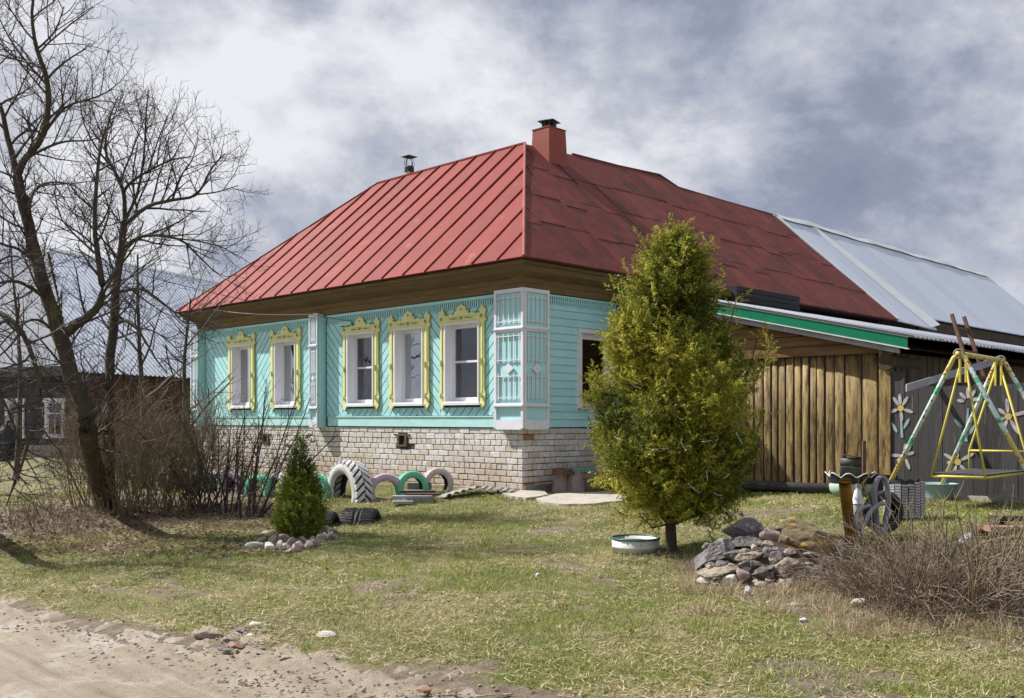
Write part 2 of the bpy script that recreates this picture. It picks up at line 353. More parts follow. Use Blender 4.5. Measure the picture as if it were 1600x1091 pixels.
# ------------------------------------------------------------------ ground and road
ROAD = lambda y: (-8.42 if y > -1.5 else -8.42+.14*(-1.5-y) if y > -4.4 else min(-7.0, -8.01+.22*(-4.4-y)))+.05*math.sin(y*.9)+.14*mnoise.noise(Vector((y*.9,2,0)))   # grass edge of the road
BR0 = gp(170, 800); BR1 = gp(375, 800); RP = gp(1400, 930); TH = gp(468, 838); JU = gp(1050, 865)
def soil(x, y):
    s = 0.0
    s = max(s, 1-sm(-.15, .40, (x-ROAD(y))))
    s = max(s, .62*sm(.30, .50, mnoise.noise(Vector((x*.75, y*.75, 21)))+.25*mnoise.noise(Vector((x*2.7, y*2.7, 5)))) if x < 1 and y > -12 else 0)
    s = max(s, 1-sm(.6, 2.6, math.hypot((x-BR0.x)/1.6, (y-BR0.y)/1.5)))
    s = max(s, 1-sm(.4, 1.8, math.hypot(x-BR1.x, y-BR1.y)))
    s = max(s, .9*(1-sm(.5, 1.6, math.hypot((x-RP.x), (y-RP.y)/1.6))))
    s = max(s, .85*(1-sm(-.2, .7, -x)*1.0) if y > -1 and x < 1 else 0)
    return s
def axis(fine0, fine1, step, lo, hi):
    a = list(np.arange(fine0, fine1, step)); d = step; v = fine1
    while v < hi: a.append(v); d *= 1.35; v += d
    a.append(hi); d = step; v = fine0-step
    pre = []
    while v > lo: pre.append(v); d *= 1.35; v -= d
    pre.append(lo); return pre[::-1]+a
xs = axis(-9, 4.5, .11, -600, 600); ys = axis(-11, 12, .11, -600, 600)
def gz(x, y):
    z = g(x, y)
    if x < -6.6: z -= .05*(1-sm(-.35, .15, x-ROAD(y)))+.16*(1-sm(-1.1, -.5, x-ROAD(y))) + (.25 if x < -9.6 else 0)
    elif abs(y) < 15: z += .018*soil(x, y)*mnoise.noise(Vector((x*9, y*9, 1)))
    return z
V = [(x, y, gz(x, y)) for y in ys for x in xs]; nx = len(xs)
F = [(j*nx+i, j*nx+i+1, (j+1)*nx+i+1, (j+1)*nx+i) for j in range(len(ys)-1) for i in range(nx-1)]
mg, t, b = new_mat('lawn_soil'); n = t.nodes.new; l = t.links.new
geo = n('ShaderNodeNewGeometry'); at = n('ShaderNodeAttribute'); at.attribute_name = 'soil'
def NZ(sc, det=6, ro=.6):
    q = n('ShaderNodeTexNoise'); q.inputs['Scale'].default_value = sc; q.inputs['Detail'].default_value = det; q.inputs['Roughness'].default_value = ro
    l(geo.outputs['Position'], q.inputs['Vector']); return q.outputs['Fac']
def RM(src, a, b_, c=0, d=1):
    q = n('ShaderNodeMapRange'); l(src, q.inputs[0]); q.inputs[1].default_value = a; q.inputs[2].default_value = b_; q.inputs[3].default_value = c; q.inputs[4].default_value = d; return q.outputs[0]
def MXC(f, c1, c2):
    q = n('ShaderNodeMix'); q.data_type = 'RGBA'; l(f, q.inputs[0])
    for i, c in ((6,c1),(7,c2)):
        if isinstance(c, tuple): q.inputs[i].default_value = (*c,1)
        else: l(c, q.inputs[i])
    return q.outputs[2]
ga = MXC(RM(NZ(1.3), .4, .62), (.15,.16,.055), (.26,.23,.11))
ga = MXC(RM(NZ(24, 8, .75), .45, .7), ga, (.075,.06,.035))
so_ = MXC(RM(NZ(9, 8), .35, .65), (.25,.20,.15), (.13,.10,.07))
ad = n('ShaderNodeMath'); ad.operation = 'ADD'; l(at.outputs['Fac'], ad.inputs[0]); l(RM(NZ(3.5, 8, .7), .25, .75, -.35, .35), ad.inputs[1])
l(MXC(RM(ad.outputs[0], .42, .62), ga, so_), b.inputs['Base Color']); b.inputs['Roughness'].default_value = .95
bp = n('ShaderNodeBump'); bp.inputs['Strength'].default_value = 1; bp.inputs['Distance'].default_value = .035
l(NZ(38, 6, .7), bp.inputs['Height']); l(bp.outputs[0], b.inputs['Normal'])
me = bpy.data.meshes.new('ground'); me.from_pydata(V, [], F); me.materials.append(mg)
sa = me.attributes.new('soil', 'FLOAT', 'POINT'); sa.data.foreach_set('value', [soil(v[0], v[1]) if abs(v[0]) < 14 and abs(v[1]) < 20 else 0 for v in V])
me.polygons.foreach_set('use_smooth', [True]*len(me.polygons))
go = link('ground', me); go['kind'] = 'structure'
# road sheet with ruts and tyre tracks
def rz(x, y):
    e = x-ROAD(y)
    z = -.475+.05*sm(-.9, .1, e)+.05*sm(.0, .35, e)*0
    z += .045*mnoise.noise(Vector((x*.8, y*.35, 5)))+.022*mnoise.noise(Vector((x*3.2, y*1.4, 9)))+.010*mnoise.noise(Vector((x*9, y*7, 2)))
    wob = .25*math.sin(y*.35)+.15*mnoise.noise(Vector((y*.4, 0, 4)))
    for cxr, dep, wd in ((-9.25,.055,.15), (-9.95,.05,.17), (-10.7,.05,.17), (-11.4,.03,.2)):
        d = x-(cxr+wob)
        z -= dep*math.exp(-(d/wd)**2); z += .02*math.exp(-((abs(d)-wd*1.8)/(.09))**2)
        if abs(d) < wd: z += .008*(1 if math.sin(y*42+abs(d)*22) > .2 else 0)
    if e > -.55: z += (.045*mnoise.noise(Vector((x*5, y*5, 11)))+.03*mnoise.noise(Vector((x*13, y*13, 6)))+.018*mnoise.noise(Vector((x*24, y*24, 6))))*sm(-.55, -.1, e)
    return z
def rut_shade_at(x, y):
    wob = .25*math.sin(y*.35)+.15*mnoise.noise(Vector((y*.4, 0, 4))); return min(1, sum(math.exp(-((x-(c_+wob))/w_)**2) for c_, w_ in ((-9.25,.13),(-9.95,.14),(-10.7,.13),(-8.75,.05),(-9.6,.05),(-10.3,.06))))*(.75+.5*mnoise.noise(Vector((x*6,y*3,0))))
xr = list(np.arange(-11.6, -6.4, .035)); yr = list(np.arange(-11, -1, .045))+list(np.arange(-1, 12, .12))
xr = [-16, -14.5, -13, -12.2]+xr; yr = [-60, -40, -25, -18, -13]+yr+[14, 18, 25, 40, 60, 90]
V = [(x, y, rz(x, y)-.22*sm(.25, .75, x-ROAD(y))) for y in yr for x in xr]; nx = len(xr)
F = [(j*nx+i, j*nx+i+1, (j+1)*nx+i+1, (j+1)*nx+i) for j in range(len(yr)-1) for i in range(nx-1)]
mr_, t, b = new_mat('sandy_track'); n = t.nodes.new; l = t.links.new
geo = n('ShaderNodeNewGeometry')
mpn = n('ShaderNodeMapping'); l(geo.outputs['Position'], mpn.inputs[0]); mpn.inputs['Scale'].default_value = (1.3,.12,1)
st = n('ShaderNodeTexNoise'); st.inputs['Scale'].default_value = 5.5; st.inputs['Detail'].default_value = 8; st.inputs['Roughness'].default_value = .65; l(mpn.outputs[0], st.inputs['Vector'])
c = MXC(RM(st.outputs['Fac'], .36, .66), (.36,.29,.215), (.49,.42,.34))
c = MXC(RM(NZ(1.4, 7, .7), .52, .66), c, (.60,.56,.50))
c = MXC(RM(NZ(16, 8, .75), .56, .72), c, (.22,.17,.125))
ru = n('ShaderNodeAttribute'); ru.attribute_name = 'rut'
c = MXC(RM(ru.outputs['Fac'], .25, 1, 0, .75), c, (.27,.195,.135))  # darker tone along the ruts paints in the shade their relief lacks
l(c, b.inputs['Base Color']); b.inputs['Roughness'].default_value = .95
bp = n('ShaderNodeBump'); bp.inputs['Strength'].default_value = 1; bp.inputs['Distance'].default_value = .04; l(NZ(30, 9, .8), bp.inputs['Height']); l(bp.outputs[0], b.inputs['Normal'])
me = bpy.data.meshes.new('dirt_road'); me.from_pydata(V, [], F)
ra = me.attributes.new('rut', 'FLOAT', 'POINT'); ra.data.foreach_set('value', [rut_shade_at(v[0], v[1]) for v in V]); me.materials.append(mr_); me.polygons.foreach_set('use_smooth', [True]*len(me.polygons))
link('dirt_road', me)['kind'] = 'structure'
MR = mr_

# ------------------------------------------------------------------ the house
house = thing('village_house', 'turquoise one-storey wooden village house with red hipped metal roof and yellow carved window frames', 'house')
HL = 10.6
ZB, ZT = 1.065, 3.25
wins = [(1.405,.44,1), (2.835,.41,0), (4.29,.42,1), (6.92,.40,0), (8.715,.40,0)]   # centre u, half width, transom
WZ0, WZ1 = 1.475, 2.86
vwin = (1.37, 2.20, 1.43, 2.68)
# walls with real openings
m_ = mbM(FRONT)
for a, b_, c_, d_ in minus((0, HL, ZB-.02, 3.3), [(u-h, u+h, WZ0, WZ1) for u, h, _ in wins]):
    m_.add([(a,c_,0),(b_,c_,0),(b_,d_,0),(a,d_,0),(a,c_,-.16),(b_,c_,-.16),(b_,d_,-.16),(a,d_,-.16)], [(0,1,2,3),(7,6,5,4),(0,4,5,1),(2,6,7,3),(1,5,6,2),(0,3,7,4)])
wf = m_.build('wall', M['teal_gap'], house)
m_ = mbM(SIDE)
for a, b_, c_, d_ in minus((.16, 13, ZB-.02, 3.3), [(vwin[0], vwin[1], vwin[2], vwin[3])]):
    m_.add([(a,c_,0),(b_,c_,0),(b_,d_,0),(a,d_,0),(a,c_,-.16),(b_,c_,-.16),(b_,d_,-.16),(a,d_,-.16)], [(0,1,2,3),(7,6,5,4),(0,4,5,1),(2,6,7,3),(1,5,6,2),(0,3,7,4)])
wside = m_.build('wall', M['teal_gap'], house)
m_ = MB(); m_.box(0, 6, HL-.16, HL, -.3, 3.3); m_.box(5.9, 6.06, 6.2, HL-.16, -.3, 3.3); m_.box(6.06, 28.8, 6.04, 6.2, -.3, 3.3); m_.box(13, 28.6, -.0, .16, -.3, 3.9); m_.box(28.6, 28.76, .16, 6.04, -.3, 3.9)
m_.build('rear_wall', M['barnwood'], house)
m_ = MB(); m_.box(.2, 5.8, .2, 10.3, ZB-.1, ZB); m_.box(.2, 5.8, .2, 10.3, 3.2, 3.28); m_.box(1.5, 1.56, .2, 10.3, ZB, 3.2); m_.build('interior', M['dark'], house)
# diagonal boards of the street front, in bays of opposite slant
board_mat = M['teal']
bays = [(.5,2.0,1),(2.0,2.62,-1),(2.62,4.92,1),(4.92,5.45,-1),(5.80,8.15,1),(8.15,10.36,-1)]
P = .195
holes = [(u-.54, u+.54, 1.40, 2.98) for u, h, _ in wins]
for u0, u1, sg in bays:
    rects = minus((u0+.004, u1-.004, 1.262, 3.165), holes)
    cs = [sg*u+z for u in (u0,u1) for z in (1.26,3.17)]
    k = math.floor(min(cs)/P)
    while k*P < max(cs):
        lo, hi = k*P+.028, (k+1)*P
        for r in rects:
            p = [(r[0],r[2]),(r[1],r[2]),(r[1],r[3]),(r[0],r[3])]
            p = clip_half(p, sg, 1, hi)
            if len(p) >= 3: p = clip_half(p, -sg, -1, -lo)
            if len(p) >= 3 and area(p) > 4e-4: mbM(FRONT).prism(p, .003, .024+.003*random.random()).build('board', board_mat, wf)
        k += 1
mb = mbM(FRONT); mb.prism([(.5,ZB),(5.40,ZB),(5.40,1.25),(.5,1.25)], .003, .034); mb.prism([(5.86,ZB),(10.3,ZB),(10.3,1.25),(5.86,1.25)], .003, .034); mb.prism([(.5,1.235),(5.4,1.235),(5.4,1.256),(.5,1.256)], .036, .05); mb.prism([(5.86,1.235),(10.3,1.235),(10.3,1.256),(5.86,1.256)], .036, .05)
mb.build('skirt_board', M['teal_worn_sunlit'], wf)
def fringe(F_, a0, a1, par, z=3.168):
    dk = mbM(F_); dk.prism([(a0,z-.05),(a1,z-.05),(a1,z+.03),(a0,z+.03)], .004, .014 if F_ is SIDE else .0295); dk.build('fringe_shade_strip', M['teal_gap'], par)  # dark strip paints the shadow behind the fringe teeth
    mb = mbM(F_); mb.prism([(a0,z+.055),(a1,z+.055),(a1,3.27),(a0,3.27)], .004, .05); a = a0
    while a < a1-.03:
        mb.prism([(a,z-.055),(a+.0125,z-.08),(a+.025,z-.055),(a+.025,z+.055),(a,z+.055)], .038, .054); a += .055
    mb.build('fringe_trim', M['teal'], par)
fringe(FRONT, .5, 5.42, wf); fringe(FRONT, 5.82, 10.35, wf); fringe(SIDE, .5, 2.4, wside, 3.19)
# horizontal boards of the side wall
z = ZB
while z < 3.2:
    for a, b_, c_, d_ in minus((.5, 2.45, z, min(z+.131, 3.21)), [(vwin[0]-.05, vwin[1]+.05, vwin[2]-.05, vwin[3]+.05)]):
        mb = mbM(SIDE); mb.add([(a,c_,.003),(b_,c_,.003),(b_,d_,.003),(a,d_,.003),(a,c_,.026),(b_,c_,.026),(b_,d_-.006,.012),(a,d_-.006,.012)], [(3,2,1,0),(4,5,6,7),(0,1,5,4),(1,2,6,5),(2,3,7,6),(3,0,4,7)])
        mb.build('board', board_mat, wside)
    z += .131
# windows
def mirror(poly): return poly+[(-p[0],p[1]) for p in poly[::-1]]
def grow(poly, d):
    n_ = len(poly); out = []
    s = sum(poly[i][0]*poly[(i+1)%n_][1]-poly[(i+1)%n_][0]*poly[i][1] for i in range(n_))
    sg = 1 if s > 0 else -1
    for i in range(n_):
        a, b2, c2 = Vector(poly[i-1]), Vector(poly[i]), Vector(poly[(i+1)%n_])
        e1, e2 = (b2-a), (c2-b2)
        if e1.length < 1e-6 or e2.length < 1e-6: out.append(poly[i]); continue
        e1.normalize(); e2.normalize(); nn = Vector((e1.y+e2.y, -(e1.x+e2.x)))*sg
        if nn.length < .3: nn = Vector((e1.y,-e1.x))*sg
        nn.normalize(); out.append((b2.x+nn.x*d, b2.y+nn.y*d))
    return out
def window(u, hw, transom, idx):
    w0 = thing('window', '', '')
    del w0['label']; del w0['category']; w0.name = 'window'; w0.parent = house
    T = FRONT @ Matrix.Translation((u, 0, 0))
    mb = mbM(T)
    for r in ((-hw,-hw+.03,WZ0,WZ1),(hw-.03,hw,WZ0,WZ1),(-hw+.03,hw-.03,WZ1-.03,WZ1),(-hw+.03,hw-.03,WZ0,WZ0+.03)):
        mb.prism([(r[0],r[2]),(r[1],r[2]),(r[1],r[3]),(r[0],r[3])], -.15, .078)
    mb.prism([(-hw-.04,WZ0-.035),(hw+.04,WZ0-.035),(hw+.04,WZ0-.004),(-hw-.04,WZ0-.004)], .004, .11)
    mb.build('casing', M['pvc'], w0)
    mb = mbM(T); i0, i1, j0, j1 = -hw+.03, hw-.03, WZ0+.03, WZ1-.03; fw = .06
    for r in ((i0,i0+fw,j0,j1),(i1-fw,i1,j0,j1),(i0+fw,i1-fw,j1-fw,j1),(i0+fw,i1-fw,j0,j0+fw+.01)):
        mb.prism([(r[0],r[2]),(r[1],r[2]),(r[1],r[3]),(r[0],r[3])], -.15, -.09)
    if transom:
        zm = j0+.52*(j1-j0); mb.prism([(i0+fw,zm-.018),(i1-fw,zm-.018),(i1-fw,zm+.018),(i0+fw,zm+.018)], -.145, -.095)
    mb.build('sash', M['pvc'], w0)
    mb = mbM(T); mb.prism([(i0+fw,j0+fw),(i1-fw,j0+fw),(i1-fw,j1-fw),(i0+fw,j1-fw)], -.128, -.120); mb.build('pane', M['glass'] if transom else M['glass_bright'], w0)
    # curtain behind
    mb = mbM(T); nn = 26; ca, cb = ((i0, i1) if transom else (i1-.22, i1)); vs_ = []
    for k in range(nn+1):
        q = ca+(cb-ca)*k/nn; d = -.28+.02*math.sin(k*1.9); vs_ += [(q,j0-.1,d),(q,j1+.1,d)]
    mb.add(vs_, [(2*k,2*k+2,2*k+3,2*k+1) for k in range(nn)])
    mb.build('curtain', M['curtain'] if not transom else M['curtain2'], w0, True)
    # carved surround
    W = .575; iw = hw
    post = [(iw+.005,1.55),(iw+.02,1.50),(iw+.0,1.46),(iw+.02,1.44),(.5,1.36),(W-.015,1.44),(W,1.47),(W-.02,1.50),(W,1.56),(W+.012,1.62),(W-.012,1.70),(W-.02,1.76),(W-.02,2.10),(W-.005,2.14),(W-.005,2.20),(W-.02,2.24),(W-.02,2.84),(W+.03,2.86),(W+.03,2.89),(W,2.90),(W,2.97),
            (W+.02,3.01),(W+.02,3.045),(W-.02,3.075),(.505,3.13),(.47,3.075),(.445,3.04),(.455,3.00),(.48,2.97),(.48,2.90),(iw+.005,2.90)]
    head = [(-iw-.005,2.862),(iw+.005,2.862),(.478,2.862),(.478,2.985),(.40,3.00),(.36,2.985),(.30,3.01),(.24,3.015),(.20,2.995),(.17,3.01),(.165,3.05),(.12,3.055),(.105,3.08),(.12,3.10),(.09,3.125),(.045,3.14),(.0,3.175)]
    head = head+[(-p[0],p[1]) for p in head[:1:-1][1:]]
    pl = mbM(T)
    for sgn in (1,-1):
        pp = [(sgn*a, b2) for a, b2 in post]
        mbk = mbM(T); mbk.prism(grow(pp, .010), .027, .046+.0007*sgn); mbk.build('platband_edge', M['olive'], w0)
        po = mbM(T); po.prism(pp, .047, .066)
        po.prism([(sgn*(iw+.055),1.66),(sgn*(W-.05),1.66),(sgn*(W-.05),2.80),(sgn*(iw+.055),2.80)], .066, .078)
        o_ = po.build('platband_post', M['yellow'], w0)
        ml = mbM(T)
        for zc, hh in ((2.17,.055),(1.60,.045),(2.94,.028)):
            a0 = sgn*(iw+W)/2; ml.prism([(a0+.022*math.cos(q*math.pi/4), zc+hh*math.sin(q*math.pi/4)) for q in range(8)], .079, .092)
        ml.prism([(sgn*(iw+.035),1.66),(sgn*(iw+.043),1.66),(sgn*(iw+.043),2.82),(sgn*(iw+.035),2.82)], .066, .07)
        ml.build('carved_rosette', M['olive'], w0)
    mbk = mbM(T); mbk.prism(grow(head, .010), .0475, .055); mbk.build('platband_edge', M['olive'], w0)
    hd = mbM(T); hd.prism(head, .056, .074); hd.prism([(-.36,2.885),(.36,2.885),(.36,2.90),(-.36,2.90)], .074, .088); hd.prism([(-.40,2.962),(.40,2.962),(.40,2.974),(-.40,2.974)], .074, .090)
    hd.build('platband_head', M['yellow'], w0)
    ml = mbM(T)
    for sgn in (1,-1):
        ml.prism([(sgn*.05,2.93),(sgn*.18,2.944),(sgn*.33,2.925),(sgn*.18,2.915)], .0745, .080)
        ml.prism([(sgn*(.018+.016*math.cos(q*math.pi/3)), 2.93+.028*math.sin(q*math.pi/3)) for q in range(6)], .0745, .084)
        for q in range(4): ml.prism([(sgn*(.36+.035*q),3.0),(sgn*(.375+.035*q),3.0),(sgn*(.375+.035*q),3.03),(sgn*(.36+.035*q),3.03)], .050, .062)
    ml.prism([(.022*math.cos(q*math.pi/3), 3.085+.022*math.sin(q*math.pi/3)) for q in range(6)], .0745, .084)
    ml.build('carved_relief', M['olive'], w0)
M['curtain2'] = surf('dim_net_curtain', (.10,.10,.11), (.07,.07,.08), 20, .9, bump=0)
for i, wdef in enumerate(wins): window(*wdef, i)
# side window
v0, v1, z0, z1 = vwin
ws = thing('window', '', ''); del ws['label']; del ws['category']; ws.parent = house
mb = mbM(SIDE)
for r in ((v0-.05,v0+.03,z0,z1),(v1-.03,v1+.05,z0,z1),(v0-.05,v1+.05,z1-.0,z1+.07),(v0-.05,v1+.05,z0-.06,z0)):
    mb.prism([(r[0],r[2]),(r[1],r[2]),(r[1],r[3]),(r[0],r[3])], -.06, .062)
mb.build('casing', M['white'], ws)
mb = mbM(SIDE)
for r in ((v0+.03,v0+.08,z0,z1),(v1-.12,v1-.03,z0,z1),(v0+.08,v1-.12,z1-.10,z1),(v0+.08,v1-.12,z0,z0+.05)):
    mb.prism([(r[0],r[2]),(r[1],r[2]),(r[1],r[3]),(r[0],r[3])], -.05, -.005)
mb.build('sash', M['white'], ws)
mb = mbM(SIDE); mb.prism([(v0+.08,z0+.05),(v1-.12,z0+.05),(v1-.12,z1-.1),(v0+.08,z1-.1)], -.035, -.03); mb.build('pane', M['glass'], ws)
# corner and log-end covers with slats and diamonds
def cover(F_, a0, a1, out, par, half=False):
    s = 1 if a1 > a0 else -1; A0, A1 = min(a0,a1), max(a0,a1); wd = A1-A0
    def rc(mb, x0, x1, y0, y1, c0, c1): mb.prism([(x0,y0),(x1,y0),(x1,y1),(x0,y1)], c0, c1)
    t1 = mbM(F_)
    for y0, y1 in ((2.70,3.27),(1.46,2.62),(1.18,1.40)): rc(t1, A0+.03, A1-.03, y0, y1, out-.055, out-.035)
    t1.build('teal_panel', M['teal'], par)
    fr_ = mbM(F_); b2 = .05 if wd > .35 else .032
    rc(fr_, A0, A0+b2, 1.05, 3.31, out-.03, out); rc(fr_, A1-b2, A1, 1.05, 3.31, out-.03, out)
    for y0, y1 in ((3.25,3.31),(2.62,2.70),(1.40,1.46),(1.03,1.19)): rc(fr_, A0+b2, A1-b2, y0, y1, out-.029, out-.001)
    rc(fr_, A0-.006, A1+.006, 2.655, 2.675, out, out+.022); rc(fr_, A0-.006, A1+.006, 1.405, 1.43, out, out+.03)
    fr_.build('cover_frame', M['white'], par)
    c_ = (A0+A1)/2; nb_ = 5 if wd > .35 else 3; sp = (wd-.19)/(nb_-1) if wd > .35 else .045
    for y0, y1 in ((2.76,3.19),(2.13,2.57),(1.52,1.92)):
        x_ = c_-sp*(nb_-1)/2
        gr = mbM(F_)
        for k in range(nb_):
            rc(gr, x_-.008, x_+.008, y0-.02, y1+.025, out-.02, out-.006); x_ += sp
        h_ = sp*(nb_-1)/2+.035
        rc(gr, c_-h_, c_+h_, y0+.018, y0+.032, out-.02, out-.003); rc(gr, c_-h_, c_+h_, y1-.032, y1-.018, out-.02, out-.003)
        gr.build('slat_grille', M['white'], par)
    dm = mbM(F_); r_ = .115 if wd > .35 else .06; dm.prism([(c_-r_,2.02),(c_,1.94 if wd > .35 else 1.96),(c_+r_,2.02),(c_,2.10 if wd > .35 else 2.08)], out-.02, out+.004); dm.build('diamond', M['white'], par)
cc = thing('corner_cover', '', ''); del cc['label']; del cc['category']; cc.parent = house
mb = MB(); mb.box(-.08, .02, -.08, .49, 1.05, 3.29); mb.box(.021, .46, -.08, .02, 1.05, 3.29); mb.build('box', M['teal'], cc)
cover(FRONT, -.136, .53, .14, cc); cover(SIDE, -.105, .49, .14, cc)
mc = thing('log_end_cover', '', ''); del mc['label']; del mc['category']; mc.parent = house
mb = MB(); mb.box(-.18, -.005, 5.50, 5.76, 1.03, 3.30); mb.build('box', M['teal'], mc); cover(FRONT, 5.485, 5.775, .235, mc)
ec = thing('corner_cover', '', ''); del ec['label']; del ec['category']; ec.parent = house
mb = MB(); mb.box(-.18, -.005, 10.40, 10.70, 1.03, 3.30); mb.build('box', M['teal'], ec); cover(FRONT, 10.385, 10.72, .235, ec)
# frieze and boxed eave, plank by plank
ev = mbM(None); ev.box(.0, 5.9, .0, 10.5, 3.305, 3.36); eave = ev.build('eave', M['deck'], house)
def plank_ring(prof0, prof1, nm='plank'):
    "one plank along front and one along side between two (offset, z) lines, 2.5 cm thick"
    (o0,z0_),(o1,z1_) = prof0, prof1
    for side in (0,1):
        mb = MB(); far = 11.05-.45
        if side == 0: A = [(-o0,-o0,z0_),(-o0,far+o0,z0_),(-o1,far+o1,z1_),(-o1,-o1,z1_)]
        else: A = [(-o0,-o0,z0_),(2.38,-o0,z0_),(2.38,-o1,z1_),(-o1,-o1,z1_)]
        e_ = .022
        nrm = Vector((z1_-z0_, o0-o1)).normalized()   # (outward, up)
        def sh(p): return (p[0]+(nrm.x*e_ if side == 0 or p[0] < 0 else 0), p[1]+(nrm.x*e_ if side == 1 or p[1] < 0 else (-nrm.x*e_ if p[1] > 5 else 0)), p[2]-nrm.y*e_*-1)
        B = [sh(p) for p in A]
        mb.add(A+B, [(0,1,2,3),(7,6,5,4),(0,4,5,1),(1,5,6,2),(2,6,7,3),(3,7,4,0)]); mb.build(nm, M['brownwood'], eave)
lines = [(.075,3.285),(.095,3.40),(.115,3.50)]
for p0, p1 in zip(lines, lines[1:]): plank_ring(p0, (p1[0]-.002, p1[1]-.006))
plank_ring((.13,3.502), (.31,3.575)); plank_ring((.315,3.578), (.335,3.645)); plank_ring((.375,3.65), (.395,3.695))
mb = MB(); mb.box(-.065, 2.4, -.065, -.005, 3.3, 3.50); mb.box(-.065, -.005, -.005, 10.6, 3.3, 3.50); mb.build('frieze_core', M['deck'], eave)
m_ = MB(); m_.box(-.30, 2.4, -.31, 0.0, 3.58, 3.66); m_.box(-.30, 0, 0, 10.85, 3.58, 3.66); m_.build('soffit_core', M['deck'], eave)
# ------------------------------------------------------------------ roof
roof = MB()
E = 3.70; ov = .44
pts = [(-ov,-ov,E),(-ov,11.05,E),(6.45,11.05,E),(6.45,-ov,E),(3.0,2.85,6.775),(3.0,7.75,6.775)]
roof.add(pts, [(0,1,5,4),(1,2,5),(2,3,4,5),(0,4,3),(0,3,2,1)])
roof.add([(6,-ov+.02,E-.02),(13.05,-ov+.02,E-.02),(13.05,6.5,E-.02),(6,6.5,E-.02),(6,2.85,6.73),(12.75,2.84,6.715)], [(0,1,5,4),(3,4,5,2),(1,2,5),(0,4,3),(0,3,2,1)])
roof.add([(4.4,2.80,6.75),(8.35,2.80,6.73),(8.0,3.14,7.04),(4.62,2.94,6.85),(4.4,3.5,6.2),(8.35,3.6,6.3)], [(0,1,2,3),(3,2,5,4),(1,5,2),(0,3,4),(0,4,5,1)])
roof = roof.build('roof', M['deck'], house)
SLF = 4.625
th = math.atan2(3.08, 3.45)
RF = frame((-.45,0,3.72), (0,1,0), (math.cos(th),0,math.sin(th)), (-math.sin(th),0,math.cos(th)))   # (y, up-slope, normal)
trap = [(-.45,0),(11.05,0),(7.75,SLF),(2.85,SLF)]
ycols = [-.45]+[.12+.595*k for k in range(19)]+[11.05]
for k in range(len(ycols)-1):
    a, b_ = ycols[k], ycols[k+1]
    if b_-a < .02: continue
    p = clip_rect(trap, a+.002, b_-.002, 0, SLF)
    if len(p) < 3: continue
    cuts = [0, 1.35+.12*((k*7)%3), 2.75+.1*((k*5)%4), SLF]
    sh = mbM(RF); sm_ = mbM(RF)
    for q in range(3):
        pp = clip_rect(p, a, b_, cuts[q]-(.0 if q == 0 else 0), cuts[q+1]+.02)
        if len(pp) >= 3 and area(pp) > .003: sh.prism(pp, -.004-.004*(q==0)+.004*(q), .003+.0045*(3-q))
    o_ = sh.build('roof_sheet', M['redroof'], roof)
    # standing seam along the left edge of the sheet
    if k > 0:
        smx = SLF
        if a < 2.85: smx = (a+.45)/(2.85+.45)*SLF
        if a > 7.75: smx = (11.05-a)/(11.05-7.75)*SLF
        se = mbM(RF); pts_ = []
        nseg = 8
        wob = [random.uniform(-.006,.006) for _ in range(nseg+1)]
        for q in range(nseg):
            s0, s1 = smx*q/nseg, smx*(q+1)/nseg
            w0_, w1_ = wob[q], wob[q+1]
            se.add([(a-.012+w0_,s0,0),(a+.012+w0_,s0,0),(a+.012+w1_,s1,0),(a-.012+w1_,s1,0),(a-.009+w0_,s0,.045),(a+.006+w0_,s0,.045),(a+.006+w1_,s1,.045),(a-.009+w1_,s1,.045)],
                   [(4,5,6,7),(0,1,5,4),(1,2,6,5),(2,3,7,6),(3,0,4,7)])
        se.build('standing_seam', M['redroof'], roof)
th2 = math.atan(.933); c2 = math.cos(th2); s2 = math.sin(th2)
RS = frame((0,-.45,3.72), (1,0,0), (0,c2,s2), (0,-s2,c2))      # (x, up-slope, normal)
S_ = lambda y: (y+.45)/c2
poly = [(-.45,0),(13.08,-.06),(12.72,S_(2.82)),(8.35,S_(2.85)),(8.0,S_(3.15)),(4.6,S_(2.95)),(3.0,S_(2.85))]
a = -.45; k = 0
rr = random.Random(3)
while a < 13.1:
    b_ = a+.66
    cuts = [-.1]+[x+rr.uniform(-.16,.16) for x in (1.1,2.25,3.35)]+[5.2]
    for q in range(4):
        pp = clip_rect(poly, a+.003, b_-.003, cuts[q], cuts[q+1]-.006)
        if len(pp) >= 3 and area(pp) > .01:
            lift = rr.uniform(0,.006)+.004*(3-q)
            ms = mbM(RS); n_ = len(pp)
            # the lower edge of each sheet stands a little proud of the one below
            top = [(p[0], p[1], .004+lift+.012*max(0, 1-(p[1]-cuts[q])/.25)) for p in pp]
            ms.add([(p[0],p[1],-.01) for p in pp]+top, [tuple(range(n_-1,-1,-1)), tuple(range(n_,2*n_))]+[(i,(i+1)%n_,n_+(i+1)%n_,n_+i) for i in range(n_)])
            ms.build('roof_sheet', M['redold'], roof)
    if a > 0:
        smx = S_(2.82)
        if a < 3: smx = (a+.45)/3.45*S_(2.85)
        se = mbM(RS); se.prism([(a-.008,.0),(a+.008,.0),(a+.008,smx-.03),(a-.008,smx-.03)], 0, .026 if rr.random() < .7 else .034); se.build('standing_seam', M['redold'], roof)
    a = b_; k += 1
mb = MB()
mb.tube([(-.46,-.46,3.735),(1.3,1.23,5.30),(3.0,2.85,6.825)], [.028,.03,.03], 5); mb.build('hip_cap', M['capmetal'], roof)
mb = MB(); mb.tube([(3.0,2.85,6.825),(3.0,7.75,6.825)], .03, 5); mb.tube([(3.0,7.75,6.82),(-.46,11.05,3.735)], .025, 5); mb.build('ridge_cap', M['redroof'], roof)
